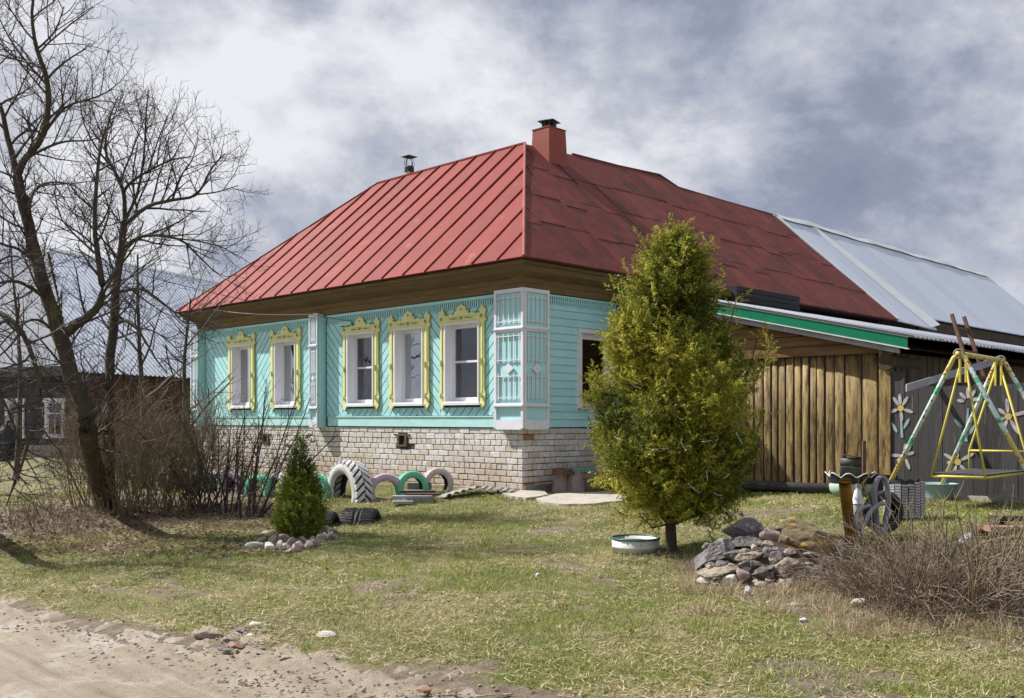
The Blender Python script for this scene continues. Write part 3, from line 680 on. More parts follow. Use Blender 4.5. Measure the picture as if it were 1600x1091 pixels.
mb = MB(); mb.tube([(4.6,2.97,6.92),(6.3,3.05,6.985),(8.0,3.15,7.1),(8.35,2.85,6.80),(10.5,2.86,6.79),(12.72,2.84,6.79)], .03, 5); mb.build('ridge_cap', M['redold'], roof)
# galvanised rear part
ga_ = [(12.72,S_(2.82)),(13.08,-.05),(15.3,-.20),(15.45,.34),(28.9,.34),(28.75,S_(2.80))]
a = 12.72
while a < 28.9:
    b_ = a+1.02
    pp = clip_rect(ga_, a+.002, b_-.002, -1, 6)
    if len(pp) >= 3: 
        ms = mbM(RS); ms.prism(pp, -.02, .012+.004*(int(a)%2)); ms.build('metal_sheet', M['galv'], roof)
    a = b_
mb = mbM(RS); mb.prism([(13.15,.0),(13.2,-.05),(12.93,4.4),(12.86,4.4)], .02, .05); mb.build('verge_strip', M['galvwhite'], roof)
mb = mbM(RS)
mb.add([(14.95,-.16,.02),(15.45,-.12,.13),(15.95,.34,.03),(14.62,4.35,.02),(14.85,4.35,.07),(15.15,4.35,.02)], [(0,1,4,3),(1,2,5,4),(0,2,1),(3,4,5)])
mb.build('valley_flashing', M['galvwhite'], roof)
mb = MB(); x_ = 12.9; vs_ = []; k = 0
while x_ < 28.9:
    dz = .02*math.sin(x_*3.1)+.025*math.sin(x_*1.3+1); vs_ += [(x_,2.66,6.70+dz*.5),(x_,2.86,6.87+dz),(x_,3.06,6.70)]; x_ += .35; k += 1
mb.add(vs_, [(3*i+j, 3*i+3+j, 3*i+4+j, 3*i+1+j) for i in range(k-1) for j in (0,1)]); mb.build('ridge_cap', M['galvwhite'], roof, fix=False)
mb = MB(); mb.add([(12.7,2.83,6.70),(28.75,2.83,6.70),(12.7,6.4,3.5),(28.75,6.4,3.5)], [(0,1,3,2)]); mb.add([(28.7,-.1,3.8),(28.7,6.2,3.8),(28.7,2.83,6.7)], [(0,1,2)]); mb.build('rear_slope', M['galv'], roof, fix=False)
mb = MB(); mb.box(15.4, 28.7, -.06, .04, 3.1, 3.92); mb.build('rear_eave_board', M['barnwood'], house)
# dark tarred boards under the side eave
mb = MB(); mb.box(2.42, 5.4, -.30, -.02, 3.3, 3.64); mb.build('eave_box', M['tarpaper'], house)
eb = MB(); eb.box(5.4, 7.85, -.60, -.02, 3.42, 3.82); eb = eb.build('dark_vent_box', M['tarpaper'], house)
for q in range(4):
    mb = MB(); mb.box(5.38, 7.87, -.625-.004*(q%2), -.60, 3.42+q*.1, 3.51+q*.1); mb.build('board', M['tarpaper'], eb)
# chimneys
ch = MB(); x0, y0 = 3.26, 2.42
ch.add([(x0-.03,y0-.03,6.2),(x0+.55,y0-.03,6.2),(x0+.55,y0+.5,6.2),(x0-.03,y0+.5,6.2),(x0,y0,7.13),(x0+.5,y0,7.13),(x0+.5,y0+.46,7.13),(x0,y0+.46,7.13)], [(3,2,1,0),(4,5,6,7),(0,1,5,4),(1,2,6,5),(2,3,7,6),(3,0,4,7)])
ch = ch.build('chimney', M['chim'], roof)
mb = MB(); mb.box(x0-.012, x0+.512, y0-.012, y0+.472, 7.131, 7.15); mb.build('rim', M['chim'], ch) if False else mb.build('chimney_rim', M['chim'], roof)
mb = MB(); mb.M = Matrix.Translation((x0+.25, y0+.23, 7.15))
for q in range(8):
    an = q*math.pi/4; mb.box(.12*math.cos(an)-.022, .12*math.cos(an)+.022, .12*math.sin(an)-.022, .12*math.sin(an)+.022, 0, .16)
mb.lathe([(.0,.0),(.085,0),(.085,.15),(0,.15)], 12); mb.build('chimney_pot', M['blackmetal'], roof)
mb = MB(); mb.M = Matrix.Translation((x0+.25, y0+.23, 7.31)) @ Matrix.Rotation(.3, 4, 'Z'); mb.add([(-.19,-.19,0),(.19,-.19,0),(.19,.19,0),(-.19,.19,0),(-.13,-.13,.03),(.13,-.13,.03),(.13,.13,.03),(-.13,.13,.03),(0,0,.055)], [(3,2,1,0),(0,1,5,4),(1,2,6,5),(2,3,7,6),(3,0,4,7),(4,5,8),(5,6,8),(6,7,8),(7,4,8)])
mb.build('chimney_cap', M['copper'], roof)
pp_ = MB(); pp_.M = Matrix.Translation((3.3, 6.91, 0)); pp_.lathe([(.09,6.4),(.1,6.4),(.1,7.06),(.085,7.06),(.085,6.5)], 14); pp_ = pp_.build('flue_pipe', M['pipe'], roof, True)
mb = MB(); mb.M = Matrix.Translation((3.3, 6.91, 0)); mb.lathe([(.085,7.0),(.115,7.0),(.115,7.09),(.1,7.13),(.085,7.13)], 14)
for q in range(4): mb.tube([(.09*math.cos(q*1.57),.09*math.sin(q*1.57),7.1),(.10*math.cos(q*1.57),.10*math.sin(q*1.57),7.22),(.05*math.cos(q*1.57),.05*math.sin(q*1.57),7.36)], .009, 4)
mb.tube([(-.11,0,7.08),(-.15,0,7.2),(-.12,0,7.36)], .006, 4); mb.tube([(.11,0,7.08),(.15,0,7.2),(.12,0,7.36)], .006, 4)
mb.add([(-.15,-.15,7.35),(.15,-.15,7.35),(.15,.15,7.35),(-.15,.15,7.35),(0,0,7.41)], [(3,2,1,0),(0,1,4),(1,2,4),(2,3,4),(3,0,4)]); mb.build('flue_cap', M['blackmetal'], roof)
# ------------------------------------------------------------------ brick foundation
f_ = MB(); f_.box(.012, .3, .0, HL-.05, -.4, ZB-.022); f_.box(.3, 13, .012, .3, -.4, ZB-.022); fnd = f_.build('foundation', M['mortar'], house)
f2 = MB(); rb = random.Random(5)
vs_ = []; nn = 14
for k in range(nn+1):
    u = 1.25*k/nn
    for zz, d in ((-.35,.05),(-.02,.035),(.045-.03*(k==nn),.02),(.065*(1-.3*(k/nn)),-.03)):
        vs_.append((-d-rb.uniform(0,.02), u-.02, zz+rb.uniform(-.012,.012)))
f2.add(vs_, [(4*i+j,4*i+4+j,4*i+5+j,4*i+1+j) for i in range(nn) for j in range(3)])
f2.box(.0, 2.4, -.035, .02, -.35, .13); f2.build('concrete_footing', M['concrete'], fnd, fix=False)
variants = {}
def brick_mesh(ln):
    key = (round(ln,3), rb.randrange(3))
    if key not in variants:
        v_ = []; e_ = .006
        mb = MB(); h_ = .088; d_ = .11
        q = lambda s: rb.uniform(-s, s)
        # bevelled front face, 8 + 4 vertices
        mb.add([(0,0,0),(ln,0,0),(ln,h_,0),(0,h_,0),(0+q(.003),0+q(.003),-e_+d_),(ln+q(.003),q(.003),-e_+d_),(ln+q(.003),h_+q(.003),-e_+d_),(q(.003),h_+q(.003),-e_+d_),
                (e_+q(.003),e_,d_),(ln-e_+q(.003),e_,d_),(ln-e_,h_-e_+q(.003),d_),(e_,h_-e_,d_+q(.002))],
               [(0,1,5,4),(1,2,6,5),(2,3,7,6),(3,0,4,7),(4,5,9,8),(5,6,10,9),(6,7,11,10),(7,4,8,11),(8,9,10,11)])
        me = bpy.data.meshes.new('brick'); me.from_pydata([tuple(v) for v in mb.v], [], mb.f); me.materials.append(M['brick']); variants[key] = me
    return variants[key]
vents = [(2.95,3.18,.70,.90),(7.65,7.85,.66,.86)]
cand = []
for row in range(11):
    zz = -.04+row*.1
    for side, Fm, end in ((0, FRONT, HL-.1), (1, SIDE, 2.4)):
        a = -.0 if (row % 2) ^ side else -.0
        header = row in (4,8)
        first = True
        while a < end-.03:
            ln = .12 if header else .25
            if first and (row+side) % 2: ln = .12 if not header else .2
            first = False
            ln = min(ln+rb.choice((0,0,0,-.02)), end-a)
            zoff = .012*math.sin(a*.6+row*.3)*(1 if side else .5)
            skip = side == 0 and any(a+ln > v[0] and a < v[1] and zz+.09 > v[2] and zz < v[3] for v in vents)
            if side == 0 and row < 1 and a < 1.2: skip = True
            if side == 1 and row < 1: skip = True
            if zz+.088 > ZB-.006: zoff = min(zoff, 0)
            if not skip and ln > .05: cand.append((Fm, a, zz+zoff, ln, side))
            a += ln+.012
cpos = cam.location
def wpos(c): return c[0] @ Vector((c[1]+c[3]/2, c[2], 0))
cand.sort(key=lambda c: (wpos(c)-cpos).length+(30 if c[2] < -.05 else 0))
rest = MB()
for i, c in enumerate(cand):
    me = brick_mesh(.25 if c[3] > .24 else round(c[3],2))
    T = c[0] @ Matrix.Translation((c[1], c[2], -.11+.0+rb.uniform(.006,.016))) @ Matrix.Rotation(rb.uniform(-.012,.012), 4, 'Z')
    if i < 300:
        o_ = link('brick', me, fnd); 
        if c[3] > .2 and ((c[4] == 1 and rb.random() < .03)): o_.data = me.copy(); o_.data.materials[0] = M['brickred']
        o_.matrix_local = T
    else:
        rest.M = T; rest.add([v.co for v in me.vertices], [tuple(p.vertices) for p in me.polygons])
rest.M = None; rr_ = rest.build('brick', M['brick'], fnd, fix=False); rr_['kind'] = 'stuff'
for v in vents:
    a, b_, c_, d_ = v; vf = mbM(FRONT)
    for r in ((a-.02,a+.03,c_,d_),(b_-.03,b_+.02,c_,d_),(a-.1,b_+.12,d_,d_+.03),(a+.03,b_-.03,c_,c_+.03)): vf.prism([(r[0],r[2]),(r[1],r[2]),(r[1],r[3]),(r[0],r[3])], -.02, .035)
    vo = vf.build('foundation_vent', M['ventwood'], fnd)
    mb = mbM(FRONT); mb.prism([(a+.03,c_+.03),(b_-.03,c_+.03),(b_-.03,d_),(a+.03,d_)], -.011, -.006); mb.build('vent_opening', M['dark'], fnd)
# service cable, box
mb = mbM(FRONT); mb.prism([(4.55,3.02),(4.95,3.02),(4.95,3.10),(4.55,3.10)], .025, .10); mb.prism([(4.35,3.04),(4.48,3.04),(4.48,3.085),(4.35,3.085)], .025, .07); mb.build('junction_box', M['teal'], house)
def sag(p, q, s, n_=14): return [Vector(p).lerp(Vector(q), i/n_)+Vector((0,0,-s*4*(i/n_)*(1-i/n_))) for i in range(n_+1)]
e0 = Vector((-.42, 9.3, 3.66)); e1 = Vector((-.25,5.75,3.31)); e2 = Vector((-.10,4.75,3.10))
mb = MB(); mb.tube(sag(e0,e1,.05), .008, 5); mb.tube(sag(e1,e2,.04), .006, 5); tag(mb.build('electric_cable', M['cable']), 'pale electric cable strung below the eave from roof edge to centre pilaster', 'cable')
mb = MB(); mb.tube(sag((-.10,4.6,3.10), pt(-120,330,13), .12, 24), .005, 4); tag(mb.build('overhead_wire', M['blackcable']), 'thin dark overhead wire crossing in front of the red roof to the junction box', 'wire')
mb = MB(); mb.tube([(-.06,5.0,3.08),(-.09,4.8,3.0),(-.06,4.6,3.12),(-.08,4.5,3.02),(-.06,4.4,3.06)], .009, 5); mb.build('cable_loop', M['blackcable'], house)
# ------------------------------------------------------------------ lean-to yard on the side of the house
yard = thing('lean_to_shed', 'brown plank lean-to shed with green fascia and corrugated roof against the side of the house', 'shed', (2.45,-2.5,.1))
yard_inv = Matrix.Translation((-2.45, 2.5, -.1))
def yp(mb, name, mat, par=None, smooth=False, fix=True):
    mb.v = [tuple(Vector(v)+Vector((-2.45, 2.5, -.1))) for v in mb.v]
    return mb.build(name, mat, par or yard, smooth, fix)
def zf(w): return 3.575-(w-.05)*(3.575-2.345)/5.29      # top of the fascia at w metres out
GW = frame((2.45,0,0), (0,-1,0), (0,0,1), (-1,0,0))     # (w, z, outward)
gate = yp(mbM(GW).prism([(.1,.15),(4.95,.15),(4.95,zf(4.95)-.2),(.1,zf(.1)-.2)], -.08, -.02), 'gate_wall', M['deck'])
w = .12; k = 0; rg = random.Random(9)
while w < 4.84:
    wd = rg.uniform(.10,.17) if w < 4.3 else rg.uniform(.2,.26)
    mb = mbM(GW); n_ = 6
    vs_ = []; ztop = 2.13+rg.uniform(-.02,.02)+.01*w; d0 = rg.uniform(.0,.015); lean = rg.uniform(-.006,.006)
    for zz in (.21+rg.uniform(-.01,.02), 1.15, ztop):
        for q in range(n_+1):
            an = math.pi*q/n_; vs_.append((w+wd/2-(wd/2-.006)*math.cos(an)+lean*zz, zz, -.02+d0+(.010 if wd < .2 else .008)*math.sin(an)))
    m1 = n_+1
    mb.add(vs_, [(i*m1+q, i*m1+q+1, (i+1)*m1+q+1, (i+1)*m1+q) for i in range(2) for q in range(n_)]+[tuple(2*m1+q for q in range(m1))])
    yp(mb, 'plank', M['gold'], gate, True)
    w += wd+.015
# boards filling the gable above, top beam, base log
for q, (z0, z1) in enumerate(((2.16,2.30),(2.31,2.47),(2.48,2.66),(2.67,2.86),(2.87,3.06),(3.07,3.28))):
    wmax = .05+(3.575-.17-z1)/(3.575-2.345)*5.29
    if wmax < .3: continue
    mb = mbM(GW); mb.prism([(.1,z0),(min(4.95,wmax+.3),z0),(min(4.95,wmax),z1),(.1,z1)], -.02, .0+.012*(q%2)+(.05 if q == 0 else 0)); yp(mb, 'gable_board', M['darkbrown'], gate)
mb = MB(); mb.tube([(2.30,.0,.13),(2.30,-4.9,.17)], .075, 8); yp(mb, 'base_log', M['greywood'], None, True)
mb = MB(); mb.tube([(2.32,-4.98,2.02),(3.2,-4.98,2.02)], .12, 14); yp(mb, 'beam_end', M['barnwood'])
mb = MB(); mb.box(2.36, 2.46, -5.03, -4.86, .1, 2.2); yp(mb, 'corner_post', M['gold'])
# green fascia with pale drip edges
FF = frame((2.2,0,0), (0,-1,0), (0,0,1), (-1,0,0))
for w0_, w1_ in ((.05,2.86),(2.865,5.34)):
    mb = mbM(FF); mb.prism([(w0_,zf(w0_)-.145),(w1_,zf(w1_)-.15),(w1_,zf(w1_)),(w0_,zf(w0_))], -.02, .004+.003*(w0_>1)); yp(mb, 'fascia', M['green'])
mb = mbM(FF); mb.prism([(.05,zf(.05)-.162),(5.36,zf(5.36)-.168),(5.36,zf(5.36)-.151),(.05,zf(.05)-.146)], -.03, .02)
mb.prism([(.05,zf(.05)+.001),(5.36,zf(5.36)+.001),(5.36,zf(5.36)+.012),(.05,zf(.05)+.012)], -.03, .014); yp(mb, 'drip_edge', M['galvwhite'])
mb = mbM(FF); mb.prism([(.05,zf(.05)-.25),(5.2,zf(5.2)-.25),(5.2,zf(5.2)-.172),(.05,zf(.05)-.172)], -.09, -.05); yp(mb, 'barge_board', M['greyplank'])
mb = MB(); mb.add([(2.2,-.0,zf(0)-.17),(2.2,-5.3,zf(5.3)-.17),(28,-5.3,zf(5.3)-.17),(28,0,zf(0)-.17)], [(0,1,2,3)]); yp(mb, 'roof_boarding', M['deck'], fix=False)
# corrugated sheets, one mesh shared
cm = MB(); ns = 28; W_ = 1.06; L_ = 5.42
sl_ = (3.575-2.345)/5.29
vs_ = []
for j, yy in enumerate((-.03, -2.7, -5.45)):
    for k in range(ns+1):
        xx = W_*k/ns; vs_.append((xx, yy, zf(-yy)+.028+.016*math.cos(k/ns*7*2*math.pi)))
vs_ += [(v[0], v[1], v[2]-.006) for v in vs_]
m1 = ns+1; fs = [(j*m1+k, (j+1)*m1+k, (j+1)*m1+k+1, j*m1+k+1) for j in range(2) for k in range(ns)]
o3 = 3*m1; fs += [(a+o3,d+o3,c+o3,b+o3) for a,b,c,d in fs]+[(2*m1+k, 2*m1+o3+k, 2*m1+o3+k+1, 2*m1+k+1) for k in range(ns)]
cm.add(vs_, fs); me = bpy.data.meshes.new('corrugated_sheet'); me.from_pydata([tuple(v) for v in cm.v], [], cm.f); me.materials.append(M['corr'])
me.polygons.foreach_set('use_smooth', [True]*len(me.polygons))
for k in range(25):
    o_ = link('corrugated_sheet', me, yard); o_.location = (2.16+k*1.035-2.45, 2.5, -.1+.006*(k%2))
# weathered side wall of the lean-to
SW = frame((0,-5.05,0), (1,0,0), (0,0,1), (0,-1,0))
yp(mbM(SW).prism([(2.5,.0),(28,.0),(28,2.16),(2.5,2.16)], -.06, -.02), 'side_wall', M['deck'])
x_ = 2.52
while x_ < 16:
    wd = rg.uniform(.11,.17); mb = mbM(SW); mb.prism([(x_,.02),(x_+wd,.02),(x_+wd,2.15),(x_,2.15)], -.018, .004+rg.uniform(0,.022)); yp(mb, 'board', M['barnwood']); x_ += wd+rg.uniform(.004,.012)

# ------------------------------------------------------------------ grey fence with painted flowers
fence = thing('plank_fence', 'weathered grey plank fence painted with white flowers behind the swing', 'fence', (2.4,-6.5,.1))
def fp(mb, name, mat): 
    mb.v = [tuple(Vector(v)+Vector((-2.4, 6.5, -.1))) for v in mb.v]; return mb.build(name, mat, fence)
FW = frame((2.39,0,0), (0,-1,0), (0,0,1), (-1,0,0))
w = 4.87; k = 0
while w < 9.2:
    wd = rg.uniform(.145,.20); top = 1.96 if k == 0 else 1.88 if k == 1 else 1.65+rg.uniform(-.02,.02)+.012*(w-5)
    mb = mbM(FW); d = rg.uniform(0,.008); q = rg.uniform(-.01,.01); mb.prism([(w,.06),(w+wd,.06),(w+wd+q*.2,top+q),(w+q*.2,top-q*.4)], d-.02, d+.004); fp(mb, 'plank', M['greywood']); w += wd+rg.uniform(.003,.008); k += 1
mb = mbM(FW); mb.prism([(4.9,.45),(9.2,.45),(9.2,.53),(4.9,.53)], -.07, -.025); mb.prism([(4.9,1.35),(9.2,1.35),(9.2,1.43),(4.9,1.43)], -.07, -.025); fp(mb, 'rail', M['barnwood'])
def fwz(px, py):
    "photo place -> (w, z) on the fence plane"
    a = (px-HX)/FPX
    # solve for w: cam-frame X = .176+2.39*VC+w*VS ; Y = 16+2.39*VS-w*VC
    w_ = (a*(16+2.39*VS)-.176-2.39*VC)/(VS+a*VC); Y = 16+2.39*VS-w_*VC
    return w_, CAMZ+(HY-py)/FPX*Y
def ell(cx, cz, r1, r2, an, n_=12):
    return [(cx+r1*math.cos(q*2*math.pi/n_)*math.cos(an)-r2*math.sin(q*2*math.pi/n_)*math.sin(an), cz+r1*math.cos(q*2*math.pi/n_)*math.sin(an)+r2*math.sin(q*2*math.pi/n_)*math.cos(an)) for q in range(n_)]
def flower(px, py, petals, rad, eye=True, stem=None, leaves=()):
    w_, z_ = fwz(px, py); mb = mbM(FW)
    for i, (an, ln) in enumerate(petals):
        a = R(an); ln *= 1.02; mb.prism(ell(w_+math.cos(a)*(.045+ln/2), z_+math.sin(a)*(.045+ln/2), ln/2, .025, a), .0135, .0148+.0002*i)
    fp(mb, 'painted_flower', M['petal'])
    if eye: mb = mbM(FW); mb.prism(ell(w_, z_, .045, .045, 0), .0135, .0152); fp(mb, 'painted_flower_eye', M['flowereye'])
    if stem:
        (x1, y1) = fwz(*stem); mb = mbM(FW); mb.prism([(w_-.01,z_-.09),(w_+.012,z_-.09),(x1+.02,y1),(x1-.02,y1)], .0132, .0142)
        for (lx, ly, an) in leaves:
            a_, b_ = fwz(lx, ly); mb.prism(ell(a_, b_, .085, .022, R(an)), .0132, .0145)
        fp(mb, 'painted_stem', M['stem'])
flower(1408, 638, [(58,.15),(95,.16),(125,.15),(200,.13),(275,.14),(340,.14)], .04, True, (1410,684), ((1417,662,62),(1398,668,120)))
flower(1414, 712, [(20,.10),(85,.13),(180,.15),(60,.14),(-70,.16),(215,.09)], .04, False)
flower(1513, 628, [(60,.14),(90,.16),(130,.12),(20,.1),(170,.10)], .04, False, (1510,690), ((1498,662,130),(1519,672,60)))
flower(1576, 651, [(95,.2),(15,.26),(-60,.22),(-110,.14),(140,.12),(200,.10)], .04, True, None)
flower(1497, 722, [(30,.20),(150,.17),(95,.16),(-50,.20),(-110,.18),(185,.10)], .04, True)

# grey plank leaning across, ladder
a_ = pt(1416,612,13.55); b_ = pt(1562,568,14.2)
mb = MB(); d = (b_-a_).normalized(); mb.M = frame(a_, d, Vector((0,0,1)), d.cross(Vector((0,0,1)))); L0 = (b_-a_).length; mb.prism([(0,0),(L0,0),(L0,.10),(0,.10)], -.012, .012)
tag(mb.build('slanting_plank', M['greyplank']), 'pale grey plank nailed at a slant above the flower fence', 'plank')
lad = thing('ladder', 'old brown wooden ladder sticking up over the corrugated eave', 'ladder', pt(1530,620,14.3))
def bar(par, name, p, q, wx, wy, mat, loc=None):
    p, q = Vector(p), Vector(q); loc = Vector(loc or (0,0,0)); d = (q-p); ln = d.length; d.normalize()
    up = Vector((0,0,1)) if abs(d.z) < .95 else Vector((1,0,0)); s = d.cross(up).normalized(); u2 = s.cross(d)
    mb = MB(); mb.M = frame(p-loc, d, s, u2); mb.prism([(0,-wx/2),(ln,-wx/2),(ln,wx/2),(0,wx/2)], -wy/2, wy/2); return mb.build(name, mat, par)
ll = lad.location
P1, P2, Q1, Q2 = pt(1487,491,14.2), pt(1549,690,13.7), pt(1506,495,14.35), pt(1572,690,13.85)
bar(lad, 'rail', P1, P2, .035, .045, M['ladder'], ll); bar(lad, 'rail', Q1, Q2, .035, .045, M['ladder'], ll)
for q in (.11,.30,.50,.70,.88): bar(lad, 'rung', P1.lerp(P2,q), Q1.lerp(Q2,q), .035, .045, M['ladder'], ll)

# ------------------------------------------------------------------ swing
sw = thing('garden_swing', 'metal garden swing painted in mint and yellow bands with a plank seat', 'swing', cw(5.75,12.1,.1))
sloc = sw.location
ms, t, b = new_mat('banded_swing_paint'); n = t.nodes.new; l = t.links.new
geo = n('ShaderNodeNewGeometry'); sx = n('ShaderNodeSeparateXYZ'); l(geo.outputs['Position'], sx.inputs[0])
q1 = n('ShaderNodeMath'); q1.operation = 'MULTIPLY_ADD'; l(sx.outputs[2], q1.inputs[0]); q1.inputs[1].default_value = 4.1; l(sx.outputs[1], q1.inputs[2])
q2 = n('ShaderNodeMath'); q2.operation = 'SINE'; q3 = n('ShaderNodeMath'); q3.operation = 'MULTIPLY'; l(q1.outputs[0], q3.inputs[0]); q3.inputs[1].default_value = 1.25; l(q3.outputs[0], q2.inputs[0])
rp = n('ShaderNodeValToRGB'); rp.color_ramp.interpolation = 'CONSTANT'; q4 = n('ShaderNodeMapRange'); l(q2.outputs[0], q4.inputs[0]); q4.inputs[1].default_value = -1; l(q4.outputs[0], rp.inputs[0])
rp.color_ramp.elements[0].color = (.52,.66,.66,1); rp.color_ramp.elements[1].position = .78; rp.color_ramp.elements[1].color = (.55,.46,.16,1)
for p_, c_ in ((.30,(.12,.52,.33)), (.48,(.55,.70,.68))): e = rp.color_ramp.elements.new(p_); e.color = (*c_,1)
nz_ = n('ShaderNodeTexNoise'); nz_.inputs['Scale'].default_value = 25; l(geo.outputs['Position'], nz_.inputs['Vector']); mr_2 = n('ShaderNodeMapRange'); l(nz_.outputs['Fac'], mr_2.inputs[0]); mr_2.inputs[1].default_value = .58; mr_2.inputs[2].default_value = .64
mm = n('ShaderNodeMix'); mm.data_type = 'RGBA'; l(mr_2.outputs[0], mm.inputs[0]); l(rp.outputs[0], mm.inputs[6]); mm.inputs[7].default_value = (.16,.08,.05,1); l(mm.outputs[2], b.inputs['Base Color']); b.inputs['Roughness'].default_value = .5
syel = paint('yellow_swing_rods', (.60,.52,.10), .85, (.14,.08,.04))
def stube(name, pts, r, mat, par=None, n_=8):
    mb = MB(); mb.tube([Vector(p)-sloc for p in pts], r, n_); return mb.build(name, mat, par or sw, True)
A1 = cw(5.2,11.5,1.96); A2 = cw(6.3,12.75,1.96); U = Vector((0,1,0))
def foot(A, s): p = A+U*s; return G(p.x, p.y)+Vector((0,0,-.04))
for A, nm in ((A1,0),(A2,1)):
    for s in (1.0 if nm == 0 else .85, -1.0):
        f = foot(A, s); h = A+U*(.06 if s > 0 else -.06)+Vector((0,0,-.045)); stube('leg', [A+Vector((0,0,.0)), h, f], .029, ms)
bd = (A2-A1).normalized()
stube('top_bar', [A1-bd*.05, A2+bd*.08], .03, ms)
for A in (A1, A2):
    mb = MB(); mb.M = Matrix.Translation(A-sloc) @ bd.to_track_quat('Z','Y').to_matrix().to_4x4()
    mb.lathe([(.045,-.02),(.062,-.02),(.062,.02),(.045,.02)], 16, True); mb.build('bearing_ring', M['pipe'], sw, True)
H1 = A1+bd*.14; H2 = A2-bd*.10
for H in (H1, H2):
    for s in (.035,-.035): bar(sw, 'hanger_plate', H+U*s+Vector((0,0,-.0)), H+U*s+Vector((0,0,-.33)), .02, .035, syel, sloc)
zs = .52; s1, s2 = .36, -.36
C1b, C1f = Vector((H1.x-.02, H1.y+s1, zs)), Vector((H1.x-.02, H1.y+s2*.72, zs)); C2b, C2f = Vector((H2.x+.0, H2.y+s1, zs)), Vector((H2.x+.0, H2.y+s2*.9, zs))
arm = .27
for H, Cb, Cf in ((H1,C1b,C1f),(H2,C2b,C2f)):
    if H is H1:
        stube('hanger_rod', [H+U*.03+Vector((0,0,-.12)), Cb], .014, syel); stube('hanger_rod', [H-U*.03+Vector((0,0,-.12)), Cf], .014, syel); continue
    stube('hanger_rod', [H+U*.03+Vector((0,0,-.12)), Cb+Vector((0,0,arm)), Cb], .014, syel); stube('hanger_rod', [H-U*.03+Vector((0,0,-.12)), Cf+Vector((0,0,arm)), Cf], .014, syel)
    if H is H2: stube('armrest', [Cb+Vector((0,0,arm)), Cf+Vector((0,0,arm))], .014, syel)
stube('seat_frame', [C1b, C1f, C2f, C2b, C1b], .016, syel)
nb = 4
for k in range(nb):
    t0, t1 = (k+.04)/nb, (k+.96)/nb
    a_, b_, c_, d_ = C1b.lerp(C1f,t0), C2b.lerp(C2f,t0), C2b.lerp(C2f,t1), C1b.lerp(C1f,t1); mb = MB()
    up = Vector((0,0,.015)); th_ = Vector((0,0,.02)); vv = [p-sloc+up for p in (a_,b_,c_,d_)]; mb.add(vv+[p+th_ for p in vv], [(3,2,1,0),(4,5,6,7),(0,1,5,4),(1,2,6,5),(2,3,7,6),(3,0,4,7)]); mb.build('seat_plank', M['greywood'], sw)

# ------------------------------------------------------------------ neighbouring house at the left
NB = cw(-12.8, 29); ua = math.atan2(VC, VS)-R(90)
Un = (cw(-.927,.375)-cw(0,0)).normalized(); Vn = (cw(.375,.927)-cw(0,0)).normalized(); Un.z = Vn.z = 0
nbh = thing('old_wooden_house', 'old dark wooden house with white window frames behind the bare trees', 'house', NB)
NF = frame((0,0,0), Un, (0,0,1), -Vn); NS = frame((0,0,0), Vn, (0,0,1), -Un)
# (NS outward faces the viewer's right, NF outward faces the viewer)
def mk(F_, name, mat, rects, par=nbh):
    mb = mbM(F_)
    for (x0,x1,y0,y1,c0,c1) in rects: mb.prism([(x0,y0),(x1,y0),(x1,y1),(x0,y1)], c0, c1)
    return mb.build(name, mat, par)
mdark = surf('dark_weathered_logs', (.085,.08,.085), (.05,.045,.045), 3, .9, (1,1,5), bump=.5, vary=.2)
mdoor = surf('rust_brown_planks', (.115,.065,.045), (.07,.04,.028), 3, .9, (6,6,.5), bump=.5, vary=.25)
nw = mk(NF, 'wall', mdark, [(.0,9,.35,2.55,-.3,0)])
for k in range(9): mk(NF, 'log', mdark, [(.0,9,.62+k*.215,.62+k*.215+.20,.001,.05-.012*(k%2))], nw)
mk(NF, 'foundation', M['slab'], [(.0,9,-.6,.42,-.25,.02)])
mk(NF, 'eave_board', mdark, [(-.1,9.2,2.45,2.75,.05,.35)])
for uc in (.35, 1.95, 3.6):
    wn_ = mk(NF, 'window', M['white'], [(uc,uc+.1,.72,1.70,.055,.10),(uc+.66,uc+.76,.72,1.70,.055,.10),(uc-.05,uc+.81,1.70,1.82,.055,.12),(uc-.05,uc+.81,.62,.72,.055,.12)])
    mk(NF, 'sash', M['white'], [(uc+.1,uc+.14,.72,1.70,.053,.075),(uc+.62,uc+.66,.72,1.70,.053,.075),(uc+.365,uc+.395,.72,1.35,.053,.075),(uc+.14,uc+.62,1.35,1.39,.053,.0755),(uc+.14,uc+.62,1.66,1.70,.053,.075),(uc+.14,uc+.62,.72,.76,.053,.075)], wn_)
    mk(NF, 'pane', M['glass'], [(uc+.1,uc+.66,.72,1.70,.062,.064)], wn_)
sd_ = mk(NS, 'side_wall', mdoor, [(.0,5.2,-.4,2.62,-.15,0)])
x_ = .0
while x_ < 5.15: wd = min(random.uniform(.16,.24), 5.2-x_); mk(NS, 'plank', mdoor, [(x_,x_+wd-.01,-.3,2.60,.001,.014+.012*random.random())], sd_); x_ += wd
mk(NS, 'rear_wall', M['galvwhite'], [(5.2,16,-.4,2.5,-.15,-.02)])
